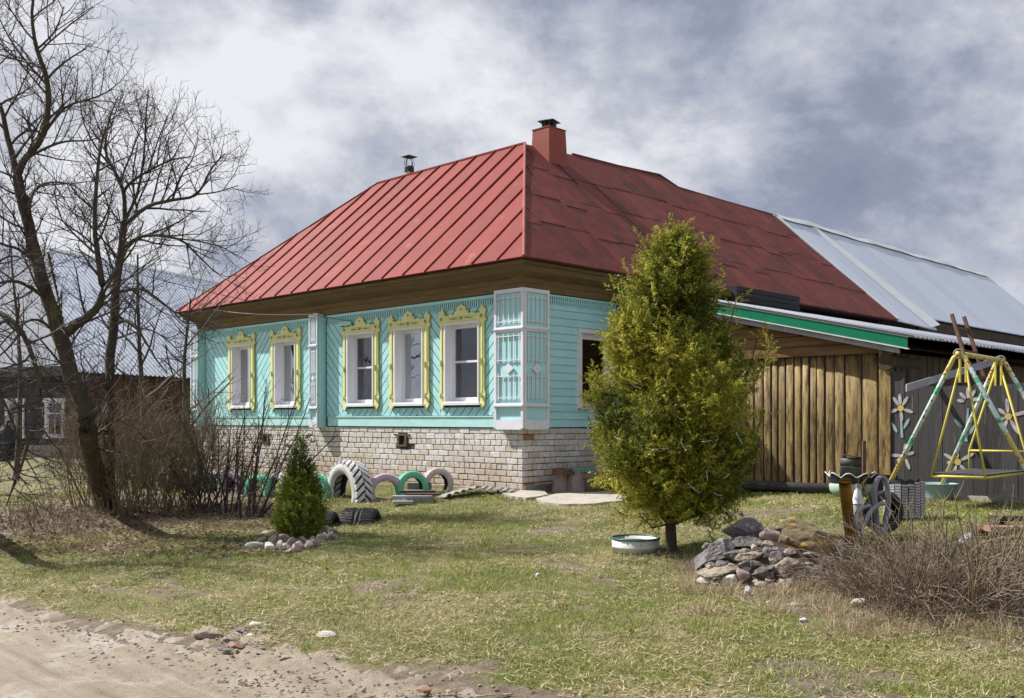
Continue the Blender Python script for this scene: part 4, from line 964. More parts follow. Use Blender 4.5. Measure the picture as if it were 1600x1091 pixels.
# ribbed roof slope that faces us
rl = 4.9; zt = 6.95; ze = 2.62
sl2 = math.hypot(rl+.25, zt-ze)
dir_s = (Un*rl+Vector((0,0,zt-ze))).normalized(); nrm = dir_s.cross(Vn); nrm = nrm if nrm.z > 0 else -nrm
NR = frame(-Un*.25+Vector((0,0,ze-.05)), Vn, dir_s, nrm)
x_ = -.3; k = 0
sh_ = None
while x_ < 16.5:
    mb = mbM(NR); vs_ = []; cnt = 0
    for q in range(5):
        for (dx, hz) in ((0,0),(.06,0),(.08,.05),(.13,.05),(.15,0)):
            xx = x_+q*.2+dx; tl = sl2*min(1, max(.01, (xx+.3)/3.8)); vs_ += [(xx,0,hz),(xx,tl,hz)]; cnt += 1
    tl = sl2*min(1, max(.01, (x_+1.3)/3.8)); vs_ += [(x_+1.0,0,0),(x_+1.0,tl,0)]; cnt += 1
    mb.add(vs_, [(2*i,2*i+2,2*i+3,2*i+1) for i in range(cnt-1)]); rs0 = mb.build('ribbed_sheet', M['nroof'] if 'nroof' in M else M.setdefault('nroof', surf('pale_ribbed_roofing', (.85,.88,.93), (.80,.84,.90), 1, .5, bump=0, vary=.03)), nbh, fix=False); x_ += 1.0
    rs0.data.materials.append(M['galv']); rs0.data.polygons.foreach_set('material_index', [1 if i % 5 in (1,3) else 0 for i in range(len(rs0.data.polygons))])  # darker material on the rib flanks stands in for their shading
mb = mbM(NR); mb.prism([(3.5,sl2-.08),(16.5,sl2-.08),(16.5,sl2+.04),(3.5,sl2+.04)], .035, .07)
x_ = 3.6
while x_ < 16.4: mb.prism([(x_,sl2-.12),(x_+.1,sl2-.12),(x_+.1,sl2-.081),(x_,sl2-.081)], .035, .075); x_ += .2
mb.build('ridge_cap', M['galvwhite'], nbh)
mb = MB(); A_ = Un*rl+Vector((0,0,zt-.02)); mb.add([A_+Vn*3.5, A_+Vn*16.5, A_+Vn*16.5+Un*5+Vector((0,0,-4.3)), Un*9.9+Vector((0,0,2.6))], [(0,1,2,3)])
A0 = Vector((0,0,2.6))-Vn*.3-Un*.25; mb.add([A0, A_+Vn*3.5, Un*9.9-Vn*.3+Vector((0,0,2.6))], [(0,1,2)]); mb.build('front_slope', surf('grey_roof_boards', (.20,.22,.26), (.15,.165,.20), 4, .8, (1,1,8), bump=.3), nbh, fix=False)
# ------------------------------------------------------------------ bare trees
def rdir(r): 
    z = r.uniform(-1,1); a = r.uniform(0, 6.283); q = math.sqrt(1-z*z); return Vector((q*math.cos(a), q*math.sin(a), z))
def shoot(mb, p, d, ln, r0, seg, sides, r, wander=.25, lift=.06, tip=.35):
    pts = [p.copy()]; d = d.normalized()
    for i in range(seg):
        d = (d+rdir(r)*wander*.5+Vector((0,0,lift))).normalized(); pts.append(pts[-1]+d*ln/seg)
    rad = [r0*(1-(1-tip)*i/seg) for i in range(seg+1)]
    mb.tube(pts, rad, sides, False); return pts, rad
def ramify(mb, pts, rad, spec, lvl, r, t0=.25):
    "spec: list of (spacing, length, radius factor, segments, sides)"
    if lvl >= len(spec): return
    sp, ln, seg, sides, rmin = spec[lvl]
    tot = sum((pts[i+1]-pts[i]).length for i in range(len(pts)-1)); s = tot*t0+r.random()*sp
    while s < tot:
        q = s; i = 0
        while i < len(pts)-2 and q > (pts[i+1]-pts[i]).length: q -= (pts[i+1]-pts[i]).length; i += 1
        sg = pts[i+1]-pts[i]; t = min(1, q/max(sg.length,1e-6)); p = pts[i]+sg*t; tg = sg.normalized()
        pr = rad[i]*(1-t)+rad[i+1]*t
        side = rdir(r); side = (side-tg*side.dot(tg)); side = side.normalized() if side.length > .01 else Vector((0,0,1))
        d = (tg*r.uniform(.35,.9)+side*r.uniform(.7,1.1)+Vector((0,0,.22)))
        l_ = ln*r.uniform(.5,1.25)*(1.1-.5*s/tot)
        c, cr_ = shoot(mb, p, d, l_, max(rmin, min(pr*.62, rmin*2.6)), seg, sides, r, .34 if lvl == 0 else .45, .05)
        ramify(mb, c, cr_, spec, lvl+1, r, .15)
        s += sp*r.uniform(.5,1.5)
def smooth_line(pts, rad, k=3):
    out, orad = [], []
    n_ = len(pts)
    for i in range(n_-1):
        p0, p1, p2, p3 = pts[max(i-1,0)], pts[i], pts[i+1], pts[min(i+2,n_-1)]
        for j in range(k):
            t = j/k; out.append(.5*((2*p1)+(p2-p0)*t+(2*p0-5*p1+4*p2-p3)*t*t+(3*p1-p0-3*p2+p3)*t**3)); orad.append(rad[i]*(1-t)+rad[i+1]*t)
    out.append(pts[-1]); orad.append(rad[-1]); return out, orad
def bare_tree(label, base, limbs, spec, seed, group='bare trees left of the house'):
    r = random.Random(seed); t = thing('bare_tree', label, 'tree', base, 0, group)
    tm, lm, wm = MB(), MB(), MB()
    for k, (line, r0, r1) in enumerate(limbs):
        P_ = [pt(*q) if not isinstance(q, Vector) else q for q in line]
        r0, r1 = (r0*.95, r1*.9) if k == 0 else (r0*.74, r1*.8)
        rr = [r0+(r1-r0)*i/(len(P_)-1) for i in range(len(P_))]
        P_, rr = smooth_line(P_, rr)
        P_ = [p+rdir(r)*rr[i]*.14 for i, p in enumerate(P_)]
        if k == 0: P_[0] = Vector(base)+Vector((0,0,-.1)); rr[0] *= 1.35
        (tm if k == 0 else lm).tube(P_, rr, 10 if r0 > .05 else 7, False)
        ramify(wm, P_, rr, spec, 0, r, .45 if k == 0 else .08)
    for mb, nm, mt in ((tm,'trunk',M['bark']),(lm,'limbs',M['bark']),(wm,'twigs',M['twig'])):
        mb.v = [tuple(Vector(v)-Vector(base)) for v in mb.v]; o_ = mb.build(nm, mt, t, nm != 'twigs', False)
        if nm == 'twigs': o_['kind'] = 'stuff'
    return t
spec = [(.15, .98, 5, 4, .0068), (.105, .48, 4, 3, .0040), (.066, .20, 3, 3, .0028)]
a = 13.0
bA = gp(165, 792)
bare_tree('large bare tree with mossy leaning trunk at the left edge', bA, [
  ([bA,(140,690,13.2),(133,645,a),(112,590,a),(95,528,a),(76,470,a),(60,415,a),(44,350,a),(27,277,a)], .135, .07),
  ([(27,277,a),(38,250,a),(69,208,12.8),(75,135,12.7),(58,77,12.6),(50,20,12.6),(60,-60,12.6)], .07, .015),
  ([(27,277,a),(12,215,13.1),(0,165,13.2),(-30,110,13.3),(-40,20,13.3)], .06, .015),
  ([(69,208,12.8),(95,175,12.7),(115,162,12.6),(150,152,12.4),(175,140,12.3)], .03, .008),
  ([(38,250,a),(70,232,13.2),(104,221,13.4),(142,219,13.6),(175,205,13.8)], .03, .007),
  ([(95,528,a),(118,508,a),(140,493,a),(160,461,a),(153,400,a),(148,346,13.1),(154,250,13.2),(165,200,13.3)], .095, .015),
  ([(44,350,a),(52,300,12.6),(80,285,12.3),(115,290,12.1),(140,310,12)], .03, .008),
  ([(60,415,a),(30,390,12.8),(0,380,12.5),(-40,350,12.2)], .035, .012),
  ([(76,470,a),(40,445,12.5),(10,440,12.1),(-30,452,11.8)], .04, .015),
  ([(58,77,12.6),(85,50,12.5),(100,10,12.4)], .02, .008), ([(75,135,12.7),(40,95,12.8),(15,60,12.9),(-10,10,13)], .025, .008),
  ([(153,400,a),(120,370,13.2),(95,340,13.3),(85,300,13.3)], .02, .007),
  ([(95,528,a),(60,500,12.6),(30,510,12.2),(0,540,11.9)], .03, .01), ([(160,461,a),(185,420,12.8),(210,385,12.6),(225,345,12.5)], .025, .008)], spec, 11)
a = 15.0
bB = gp(172, 790)
bare_tree('straight bare tree beside the leaning trunk, its branches reaching over the house roof corner', bB, [
  ([bB,(170,700,a),(171,640,a),(171,581,a),(178,501,a),(181,457,a),(187,405,a),(195,346,a)], .095, .055),
  ([(195,346,a),(193,300,a),(178,265,a),(165,235,a),(170,190,a),(185,150,a)], .05, .01),
  ([(193,300,a),(205,285,14.9),(231,268,14.8),(269,250,14.6),(300,245,14.5)], .035, .009),
  ([(196,350,a),(231,323,14.7),(269,313,14.5),(308,304,14.3),(331,262,14.2),(352,240,14.2)], .045, .010),
  ([(308,304,14.3),(340,300,14.1),(372,290,14)], .018, .007),
  ([(189,390,a),(223,369,14.7),(277,373,14.4),(310,400,14.2),(335,425,14.1)], .042, .009),
  ([(277,373,14.4),(315,378,14.2),(350,388,14.1),(375,405,14)], .018, .006),
  ([(181,457,a),(221,452,14.7),(253,473,14.5),(271,487,14.4),(290,505,14.3),(330,502,14.2)], .035, .008),
  ([(180,507,a),(197,501,14.8),(213,511,14.6),(229,537,14.5),(245,563,14.4),(262,585,14.3)], .04, .010),
  ([(213,511,14.6),(245,520,14.4),(275,545,14.3),(300,575,14.3)], .018, .006),
  ([(195,346,a),(215,300,15.1),(225,240,15.2),(228,180,15.2),(232,140,15.2)], .035, .009),
  ([(178,265,a),(150,230,15.1),(130,190,15.2),(125,150,15.2)], .025, .008), ([(231,268,14.8),(245,225,14.7),(262,180,14.6)], .02, .007),
  ([(187,405,a),(165,380,15.2),(140,350,15.3),(120,320,15.4)], .025, .008), ([(269,313,14.5),(280,280,14.4),(300,250,14.3),(310,215,14.3)], .02, .007)], spec, 12)
bC = gp(-60, 800)
bare_tree('lichen-covered bare tree at the far left edge with low drooping branches', bC, [
  ([bC,(-70,700,11.5),(-60,560,11.5),(-50,450,11.5)], .12, .08),
  ([(-50,480,11.5),(0,490,11.4),(35,520,11.3),(60,590,11.2),(62,638,11.2),(45,690,11.1),(30,740,11.1),(15,775,11)], .05, .012),
  ([(-50,560,11.5),(-10,600,11.3),(20,660,11.2),(30,720,11.1),(10,790,11)], .03, .008),
  ([(-40,620,11.5),(0,700,11.3),(30,745,11.2),(50,760,11.1)], .025, .007), ([(-55,500,11.5),(-20,430,11.3),(15,400,11.2),(50,410,11.1)], .03, .008)], spec, 13)
def back_tree(label, px, py, Y, h_, seed):
    r = random.Random(seed); b_ = pt(px, py, Y); b_.z = g(b_.x, b_.y); t = thing('bare_tree', label, 'tree', b_, 0, 'bare trees left of the house'); mb = MB(); tw = MB()
    P_, rr = shoot(mb, Vector((0,0,-.1)), Vector((.03,.02,1)), h_, .07, 10, 6, r, .12, .02, .25); ramify(tw, P_, rr, [(.32,1.5,5,3,.013),(.24,.6,3,3,.007)], 0, r, .25)
    mb.build('trunk', M['bark'], t, True, False); o_ = tw.build('twigs', M['twig'], t, False, False); o_['kind'] = 'stuff'
back_tree('slim bare sapling right of the two big trunks', 225, 760, 19, 4.6, 21)
back_tree('slim bare sapling standing between trunks and house corner', 285, 760, 20, 3.9, 22)
back_tree('slim bare sapling left of the leaning trunk', 25, 740, 22, 5.5, 23)

# ------------------------------------------------------------------ bare shrubs
def shrub(label, spots, n_, hlen, lean, mat, seed, spec_, r0=.008, cat='shrub', group=None, name='bare_shrub', tropism=.05, wander=.2):
    r = random.Random(seed); base = spots[0][0]; t = thing(name, label, cat, base, 0, group); mb = MB()
    for k in range(n_):
        c, rx, hm = spots[r.randrange(len(spots))]; an = r.uniform(0,6.283); q = math.sqrt(r.random())*rx
        p = Vector((c.x+q*math.cos(an), c.y+q*math.sin(an), 0)); p.z = g(p.x,p.y)-.03
        d = Vector((math.cos(an)*lean*r.random()*1.6, math.sin(an)*lean*r.random()*1.6, 1))+rdir(r)*.25
        P_, rr = shoot(mb, p-base, d, hlen*hm*r.uniform(.55,1.1), r0*r.uniform(.6,1.3), 6, 4, r, wander, tropism, .4); ramify(mb, P_, rr, spec_, 0, r, .2)
    o_ = mb.build('stems', mat, t, False, False); o_['kind'] = 'stuff'; return t
sp2 = [(.15,.55,4,3,.0042),(.11,.22,3,3,.0028)]
shrub('dense brown leafless thicket under the two big trees', [(gp(180,800),.55,1.0),(gp(235,805),.55,.95),(gp(140,790),.45,.85),(gp(285,795),.4,.8)], 190, 1.95, .42, M['brush'], 31, [(.13,.6,4,3,.0042),(.10,.24,3,3,.0028)], .0085)
shrub('dark many-stemmed leafless shrub in front of the painted tyres', [(gp(350,800),.30,1.0),(gp(385,808),.22,1.05),(gp(320,795),.2,.8)], 44, 1.85, .55, M['twig'], 32, sp2, .013)
shrub('low tangle of dry twigs at the left edge below the drooping branches', [(gp(20,815),.8,1),(gp(90,830),.6,.9)], 120, .55, .8, M['brush'], 33, [(.10,.28,3,3,.0035)], .005)
shrub('low dry twig fringe between dark shrub and thuja', [(gp(420,800),.3,1),(gp(500,790),.25,.7)], 45, .5, .7, M['brush'], 34, [(.10,.22,3,3,.003)], .004)
shrub('big tangle of pale dead stalks right of the rock pile', [(gp(1440,950),.42,1.0),(gp(1500,955),.42,.95),(gp(1400,945),.32,.8),(gp(1365,930),.25,.6),(gp(1530,948),.2,.7)], 560, .98, .55, M['brushpale'], 35, [(.13,.20,3,3,.0022)], .0045, name='dead_stalks', tropism=-.17, wander=.62)
shrub('dark woody stems deep in the dead stalks', [(gp(1500,955),.4,1.0),(gp(1570,930),.3,.8)], 60, .9, .5, M['brush'], 36, [(.16,.30,3,3,.004)], .009, name='woody_stems')

# ------------------------------------------------------------------ juniper and thuja
def spray_template(r, ln, nn, side, nl, nw_, droop):
    tr = []
    ax = [np.array([0,0,0.])]; d = np.array([0,0,1.])
    for i in range(7):
        d = d+np.array([droop*(i/7),0,0])+r.normal(0,.05,3); d /= np.linalg.norm(d); ax.append(ax[-1]+d*ln/7)
    twigs = [ax]
    for k in range(side):
        i = 1+int(r.integers(0,5)); o = r.normal(0,1,3); o /= np.linalg.norm(o); dd = (ax[i+1]-ax[i]); dd /= np.linalg.norm(dd); dd = dd*.9+o*.7; dd /= np.linalg.norm(dd)
        p = ax[i]; tw = [p]; 
        for q in range(4): dd = dd+np.array([droop*.3,0,0])+r.normal(0,.1,3); dd /= np.linalg.norm(dd); tw.append(tw[-1]+dd*ln*.45/4*(1.1-i/9))
        twigs.append(tw)
    lens = [1.0]+[.5]*side; tot = sum(lens)
    for tw, l_ in zip(twigs, lens):
        for k in range(int(nn*l_/tot)):
            s = r.random()*(len(tw)-1.001); i = int(s); p = tw[i]+(tw[i+1]-tw[i])*(s-i); dd = tw[i+1]-tw[i]; dd = dd/np.linalg.norm(dd)
            o = r.normal(0,1,3); o -= dd*o.dot(dd); o /= np.linalg.norm(o); nd = dd*.75+o*.75; nd /= np.linalg.norm(nd); wv = np.cross(nd, o+dd*.3); wv /= np.linalg.norm(wv)
            L_ = nl*r.uniform(.7,1.3); tr.append([p-wv*nw_/2, p+wv*nw_/2, p+nd*L_])
    return np.array(tr)
def conifer(name, label, base, prof, nsp, cols, seed, nl=.034, nw_=.011, ln=.24, cat='shrub', plumes=0, up=.9, droop=.35, nn=70, lobes=9, trunk=None, lobe_amp=.18):
    r = np.random.default_rng(seed); t = thing(name, label, cat, base)
    hs = np.array([p[0] for p in prof]); rs = np.array([p[1] for p in prof])
    H = hs.max(); cand_h = r.random(nsp*6)*(H-hs.min())+hs.min(); rad = np.interp(cand_h, hs, rs)
    keep = r.random(len(cand_h)) < (rad/rs.max())**1.1+.05; h = cand_h[keep][:nsp]; rad = rad[keep][:nsp]; n_ = len(h)
    an = r.random(n_)*2*np.pi
    # lobes: ascending branch masses that stick out
    la = r.random(lobes*4)*2*np.pi; lh = r.random(lobes*4)*H; la_w = r.uniform(.35,.7,lobes*4); lo = r.uniform(-lobe_amp*1.2,lobe_amp,lobes*4); bump = np.zeros(n_)
    for A_, h_, w_, o_ in zip(la, lh, la_w, lo):
        dd = np.angle(np.exp(1j*(an-A_))); bump += o_*np.exp(-(dd/w_)**2-((h-h_)/.35)**2)
    f = 1-.55*r.random(n_)**1.7+bump; q = rad*np.clip(f, .05, 1.35)
    pos = np.stack([q*np.cos(an), q*np.sin(an), h-.10], 1)
    d = np.stack([np.cos(an), np.sin(an), np.full(n_, up)], 1)+r.normal(0,.35,(n_,3)); 
    axes_ = []
    if plumes:
        ph = np.concatenate([r.random(plumes)**.8*(H-.45)+.4, [H-.05, H-.22, H-.3]]); pa = r.random(len(ph))*6.283; pr = np.interp(ph, hs, rs)*r.uniform(.46,.87,len(ph)); pr[-3] = .03
        E_ = np.stack([pr*np.cos(pa), pr*np.sin(pa), ph], 1); sh_ = np.clip(ph-pr*1.15-.35, .3, H*.75); S1 = np.stack([pr*.08*np.cos(pa), pr*.08*np.sin(pa), sh_], 1)
        wgt = np.linalg.norm(E_-S1, axis=1); wgt = wgt**1.3/np.sum(wgt**1.3); ii = r.choice(len(ph), n_, p=wgt); tt = .12+.88*r.random(n_)**.62
        bow = np.stack([np.cos(pa), np.sin(pa), np.zeros(len(ph))],1)*.16*pr[:,None]
        pos = S1[ii]+(E_-S1)[ii]*tt[:,None]+bow[ii]*(np.sin(np.pi*tt))[:,None]+r.normal(0,1,(n_,3))*(.088*(1.2-.75*tt)*np.clip(pr[ii]/.4,.45,1.2))[:,None]
        pos[:,2] = np.where(pos[:,2] < .28, .28+.5*np.abs(pos[:,2]-.28), pos[:,2]); dl = (E_-S1)/np.linalg.norm(E_-S1,axis=1,keepdims=True)
        d = dl[ii]*1.0+r.normal(0,.42,(n_,3)); axes_ = [(S1[q], S1[q]*.5+E_[q]*.5+bow[q], E_[q]) for q in range(len(ph))]
    tem = [spray_template(r, ln, nn, 5, nl, nw_, droop) for _ in range(6)]
    B = basis(d, r.random(n_)*6.283); sc = r.uniform(.55,1.25,n_)
    T_, C_ = [], []; cols = np.array(cols)
    tone = np.clip(.5+.22*np.sin(3.1*pos[:,0]+5*pos[:,2])+.2*np.sin(4.7*pos[:,1]-3*pos[:,2]+1)+r.normal(0,.22,n_), 0, .999)
    for k in range(6):
        ix = np.arange(k, n_, 6); T_.append(scatter(tem[k], pos[ix], B[ix], sc[ix])); m = len(tem[k]); tt = np.repeat(tone[ix], m)+r.normal(0,.1,len(ix)*m); tt = np.clip(tt,0,.999)*(len(cols)-1); i = tt.astype(int); fr_ = (tt-i)[:,None]
        C_.append(cols[i]*(1-fr_)+cols[i+1]*fr_)
    o_ = soup('foliage', np.concatenate(T_), np.concatenate(C_), M['leaf'], t); o_['kind'] = 'stuff'
    if trunk:
        rr = random.Random(seed); mb = MB()
        for (dx, dy, r0, hh) in trunk: shoot(mb, Vector((dx,dy,-.08)), Vector((dx*1.2,dy*1.2,1)), hh, r0, 8, 7, rr, .12, .05, .3)
        mb.build('trunk', M['bark'], t, True, False)
        mb = MB()
        for s0_, s1_, s2_ in axes_: mb.tube([Vector(s0_), Vector(s1_), Vector(s2_)], [.016,.010,.004], 5, False)
        for k in range(0 if axes_ else 70):
            z0 = rr.uniform(.25, H*.8); a0 = rr.uniform(0,6.283); rad_ = float(np.interp(z0+.3, hs, rs)); shoot(mb, Vector((0,0,z0)), Vector((math.cos(a0),math.sin(a0),.9)), rad_*1.1, .012, 5, 4, rr, .2, .05, .3)
        o_ = mb.build('limbs', M['bark'], t, False, False); o_['kind'] = 'stuff'
    return t
JU = gp(1050, 866)
jun = conifer('juniper_bush', 'tall bushy olive-green juniper on the lawn before the side wall', JU,
  [(.26,.22),(.42,.50),(.62,.68),(1.0,.80),(1.4,.86),(1.75,.84),(2.05,.72),(2.3,.56),(2.5,.42),(2.7,.33),(2.9,.24),(2.98,.15),(3.1,.05)], 7800,
  [(.055,.07,.013),(.12,.145,.020),(.24,.26,.03),(.41,.40,.055),(.56,.51,.10)], 41, plumes=84, lobes=16, lobe_amp=.30, trunk=[(.0,.0,.06,2.6),(.05,.05,.035,2.0)], cat='juniper', nl=.032, nw_=.009, nn=78, ln=.30)
# stray side shoots of the juniper
r = np.random.default_rng(5)
def arms(par, base, lines, cols, seed):
    r = np.random.default_rng(seed); rr = random.Random(seed); tem = spray_template(r, .18, 60, 5, .03, .009, .3); T_ = []; mb = MB()
    for p0, p1, n_ in lines:
        p0, p1 = np.array(p0), np.array(p1); mid = (p0+p1)/2+np.array([0,0,-.08])
        tt = r.random(n_)[:,None]; P_ = (1-tt)**2*p0+2*tt*(1-tt)*mid+tt**2*p1+r.normal(0,.035,(n_,3)); d = (p1-p0)[None,:]/np.linalg.norm(p1-p0)+r.normal(0,.5,(n_,3))+np.array([0,0,.4]); T_.append(scatter(tem, P_, basis(d, r.random(n_)*6.283), r.uniform(.5,1,n_)))
        mb.tube([Vector(p0), Vector(mid), Vector(p1)], [.012,.009,.004], 5, False)
    T_ = np.concatenate(T_); c = np.array(cols)[r.integers(0,len(cols),len(T_))]; o_ = soup('side_shoots', T_, c, M['leaf'], par); o_['kind'] = 'stuff'; o_ = mb.build('thin_limbs', M['bark'], par, False, False); o_['kind'] = 'stuff'
def jl(px, py, dY=0): return tuple(pt(px, py, 10.0+dY)-JU)
arms(jun, JU, [(jl(1045,480),jl(1010,375,-.1),26),(jl(1055,470),jl(1060,352,.1),30),(jl(1065,480),jl(1112,378,.1),24),(jl(1090,520),jl(1135,432,.2),20),(jl(1120,560),jl(1150,470,.1),20),(jl(990,520),jl(958,450,-.1),16),
  (jl(975,620),jl(925,590,-.2),22),(jl(975,660),jl(922,625,0),22),(jl(980,770),jl(930,735,-.2),30),(jl(1150,640),jl(1205,540,.2),34),(jl(1160,600),jl(1185,520,-.2),20),(jl(1160,720),jl(1195,640,.2),20),(jl(1100,790),jl(1150,770,.2),24),(jl(1000,790),jl(965,800,-.2),20),(jl(1040,820),jl(1000,805,-.3),14)],
  [(.20,.21,.03),(.36,.34,.05),(.50,.44,.09)], 44)
# shiny tinsel threads caught in the juniper
mb = MB(); rt = random.Random(8)
for px, py, dx, dy in [(985,598,14,8),(1010,700,18,2),(1020,640,-12,10),(1064,690,8,14),(1095,690,16,-2),(1150,675,10,18),(1165,700,6,6),(1080,760,14,10),(1115,770,14,4),(1075,755,10,8),(960,682,10,4),(1150,630,8,10),(1140,740,-10,8),(1058,650,10,6),(1104,735,2,16),(1030,700,14,0)]:
    p = pt(px,py,9.12+rt.uniform(-.05,.05)); q = pt(px+dx,py+dy,9.1+rt.uniform(-.05,.05)); mb.tube([p-JU, (p+q)/2-JU+Vector((0,0,-.01)), q-JU], .0017, 3, False)
o_ = mb.build('tinsel', M['white'], jun, False, False); o_['kind'] = 'stuff'
THb = gp(468, 838)
conifer('thuja', 'small pointed dark green thuja ringed by pale stones', THb, [(.05,.16),(.15,.22),(.35,.24),(.55,.22),(.7,.17),(.82,.11),(.92,.07),(1.05,.04),(1.24,.015)], 1150,
  [(.06,.10,.014),(.12,.17,.022),(.21,.26,.034),(.34,.34,.06)], 42, nl=.026, nw_=.010, ln=.17, cat='thuja', up=1.6, droop=.12, nn=60, trunk=[(0,0,.025,1.0)], lobe_amp=.25, lobes=8)

# ------------------------------------------------------------------ stones
def rock(mat, label, c, sx_, sy_, sz_, seed, rot=0, tilt=0, cuts=9, group=None, sub=3, cat='stone', name='stone', keep=.74):
    r = random.Random(seed); bm = bmesh.new(); bmesh.ops.create_icosphere(bm, subdivisions=sub+1, radius=1)
    pl = [(rdir(r), r.uniform(keep-.24, keep+.10)) for _ in range(cuts)]
    for v in bm.verts:
        for n_, d in pl:
            e = v.co.dot(n_)-d
            if e > 0: v.co -= n_*e
        q = v.co*1.0; v.co += v.co.normalized()*(.07*mnoise.noise(q*1.6+Vector((seed,0,0)))+.05*mnoise.noise(q*4+Vector((0,seed,0)))+.03*mnoise.noise(q*9)+.018*mnoise.noise(q*20))
        v.co = Vector((v.co.x*sx_, v.co.y*sy_, v.co.z*sz_))
    me = bpy.data.meshes.new(name); bm.to_mesh(me); bm.free(); me.materials.append(mat)
    o_ = link(name, me); o_.location = c; o_.rotation_euler = (0, tilt, rot); tag(o_, label, cat, group); return o_
camrz = math.atan2(VC, VS)-R(90)     # so that local x = photo right
st_grey = surf('grey_granite', (.21,.195,.20), (.12,.11,.118), 5, .85, bump=1, bscale=22, c3=(.38,.35,.34), t3=.56, s3=8, dist=.03)
st_dark = surf('dark_stone', (.14,.13,.13), (.08,.075,.075), 5, .85, bump=1, bscale=22, c3=(.27,.25,.23), t3=.56, s3=7, dist=.03)
st_ochre = surf('ochre_lichen_stone', (.21,.165,.095), (.10,.085,.06), 3, .85, (1,1,2.5), bump=.8, bscale=12, c3=(.46,.29,.05), t3=.54, s3=2.2, dist=.02)
st_tan = surf('tan_stone', (.33,.28,.22), (.21,.175,.14), 5, .9, bump=1, bscale=20, c3=(.16,.13,.10), t3=.56, s3=9, dist=.03)
st_white = surf('pale_limestone', (.62,.60,.56), (.46,.43,.39), 4, .9, bump=.5, bscale=16, c3=(.33,.29,.24), t3=.6, s3=6)
st_pink = surf('pinkish_stone', (.38,.29,.27), (.26,.20,.19), 4, .9, bump=.5, bscale=16)
st_brick = surf('broken_brick', (.30,.175,.125), (.22,.125,.095), 6, .9, bump=.5, bscale=16)
MC = cw((1200-HX)/FPX*8.95, 8.95); eX = (cw(1,0)-cw(0,0)); eY = (cw(0,1)-cw(0,0))
def mound(x, y):
    d = Vector((x-MC.x, y-MC.y, 0)); u = d.dot(eX)/.80; v = d.dot(eY)/.70; q = max(0, 1-u*u-v*v)
    return g(x, y)-.04+.38*q**.75*(1+.2*mnoise.noise(Vector((x*3,y*3,0))))
def gpm(px, py, Ymax):
    Y = 7.2
    while Y < Ymax+.25:
        p = pt(px, py, Y)
        if p.z <= max(g(p.x,p.y), mound(p.x,p.y)): return p
        Y += .02
    return pt(px, py, Ymax)
pile = [ # px, py, depth, w px, h px, material, tilt, label
 (1115,868,8.75,70,40,st_grey,-.5,'long grey boulder at the left end of the rock pile'),
 (1160,829,9.25,60,34,st_grey,-.15,'rounded grey boulder on top of the rock pile'),
 (1166,850,8.95,50,20,st_dark,.0,'dark elongated stone below the top grey boulder'),
 (1203,838,9.15,30,30,st_pink,-.3,'pinkish grey stone left of the big ochre boulder'),
 (1260,846,8.75,116,62,st_ochre,.12,'big flat-topped ochre boulder with yellow lichen'),
 (1201,864,8.75,20,24,st_grey,.3,'small upright grey stone against the ochre boulder'),
 (1130,891,8.6,86,20,st_tan,-.25,'long flat tan slab at the foot of the long grey boulder'),
 (1233,890,8.45,56,34,st_tan,.45,'knobbly tan stone below the ochre boulder'),
 (1172,868,8.75,44,16,st_tan,-.2,'flat brownish stone in the middle of the rock pile'),
 (1177,882,8.6,24,15,st_dark,.1,'dark violet stone wedged mid-pile'),
 (1160,898,8.4,24,22,st_pink,.2,'grey-pink wedge stone above the pale stones'),
 (1105,914,8.25,34,19,st_white,-.25,'white pitted stone lying left in front of the rock pile'),
 (1143,913,8.2,30,18,st_white,-.1,'white stone second from left in front of the rock pile'),
 (1168,931,8.05,13,20,st_white,.1,'small upright white chip in front of the rock pile'),
 (1189,894,8.4,30,14,st_pink,-.3,'split pink stone beside the tan knobbly stone'),
 (1207,892,8.35,16,22,st_grey,.5,'slanting grey shard beside the tan knobbly stone'),
 (1233,915,8.2,22,24,st_pink,.3,'pinkish stone under the knobbly tan stone'),
 (1270,922,8.15,20,28,st_brick,.25,'broken orange brick at the foot of the rock pile'),
 (1290,885,8.7,44,30,st_dark,.0,'dark stone in the shade right of the ochre boulder'),
 (1262,893,8.6,36,26,st_dark,.2,'dark stone under the right side of the ochre boulder'),
 (1305,862,9.1,40,26,st_dark,.1,'dark stone behind the dead stalks'),
 (1340,948,7.95,28,14,st_white,.0,'pale flat stone on the grass before the dead stalks'),
 (1338,962,7.85,26,14,st_tan,.1,'yellowish stone half sunk before the dead stalks'),
 (1190,915,8.2,22,12,st_tan,.1,'small tan stone low in the centre of the pile'),
 (1150,868,8.95,34,22,st_dark,.1,'dark stone packed behind the flat brown one'),
 (1215,875,8.8,30,26,st_dark,.0,'dark filler stone behind the knobbly tan stone'),
 (1575,900,8.4,60,40,st_dark,.1,'dark stone at the right edge within the dead stalks'),
 (1585,950,8.0,44,20,st_grey,.0,'flat grey stone at the right edge of the dead stalks'),
 (1240,945,8.05,20,10,st_pink,.0,'small flat pink stone in the grass below the pile')]
for k, (px,py,Y,w_,h_,mt,tl,lb) in enumerate(pile):
    c = pt(px,py,Y) if px > 1340 else gpm(px,py,Y); s_ = Y/FPX
    if mt is st_white: c.z += .03
    if mt is st_ochre: c = pt(px,py,8.72)
    rock(mt, lb, c, w_*s_/2*1.12, w_*s_/2*random.Random(k).uniform(.7,.95), h_*s_/2*1.15, 100+k, camrz+random.Random(k+50).uniform(-.1,.1), tl, 10 if mt is not st_ochre else 12, 'stones of the rock pile', 3 if w_ > 30 else 2)
rf = random.Random(17); spots_ = ['lower left in','mid-height in','at the front of','lower right in','high right in']
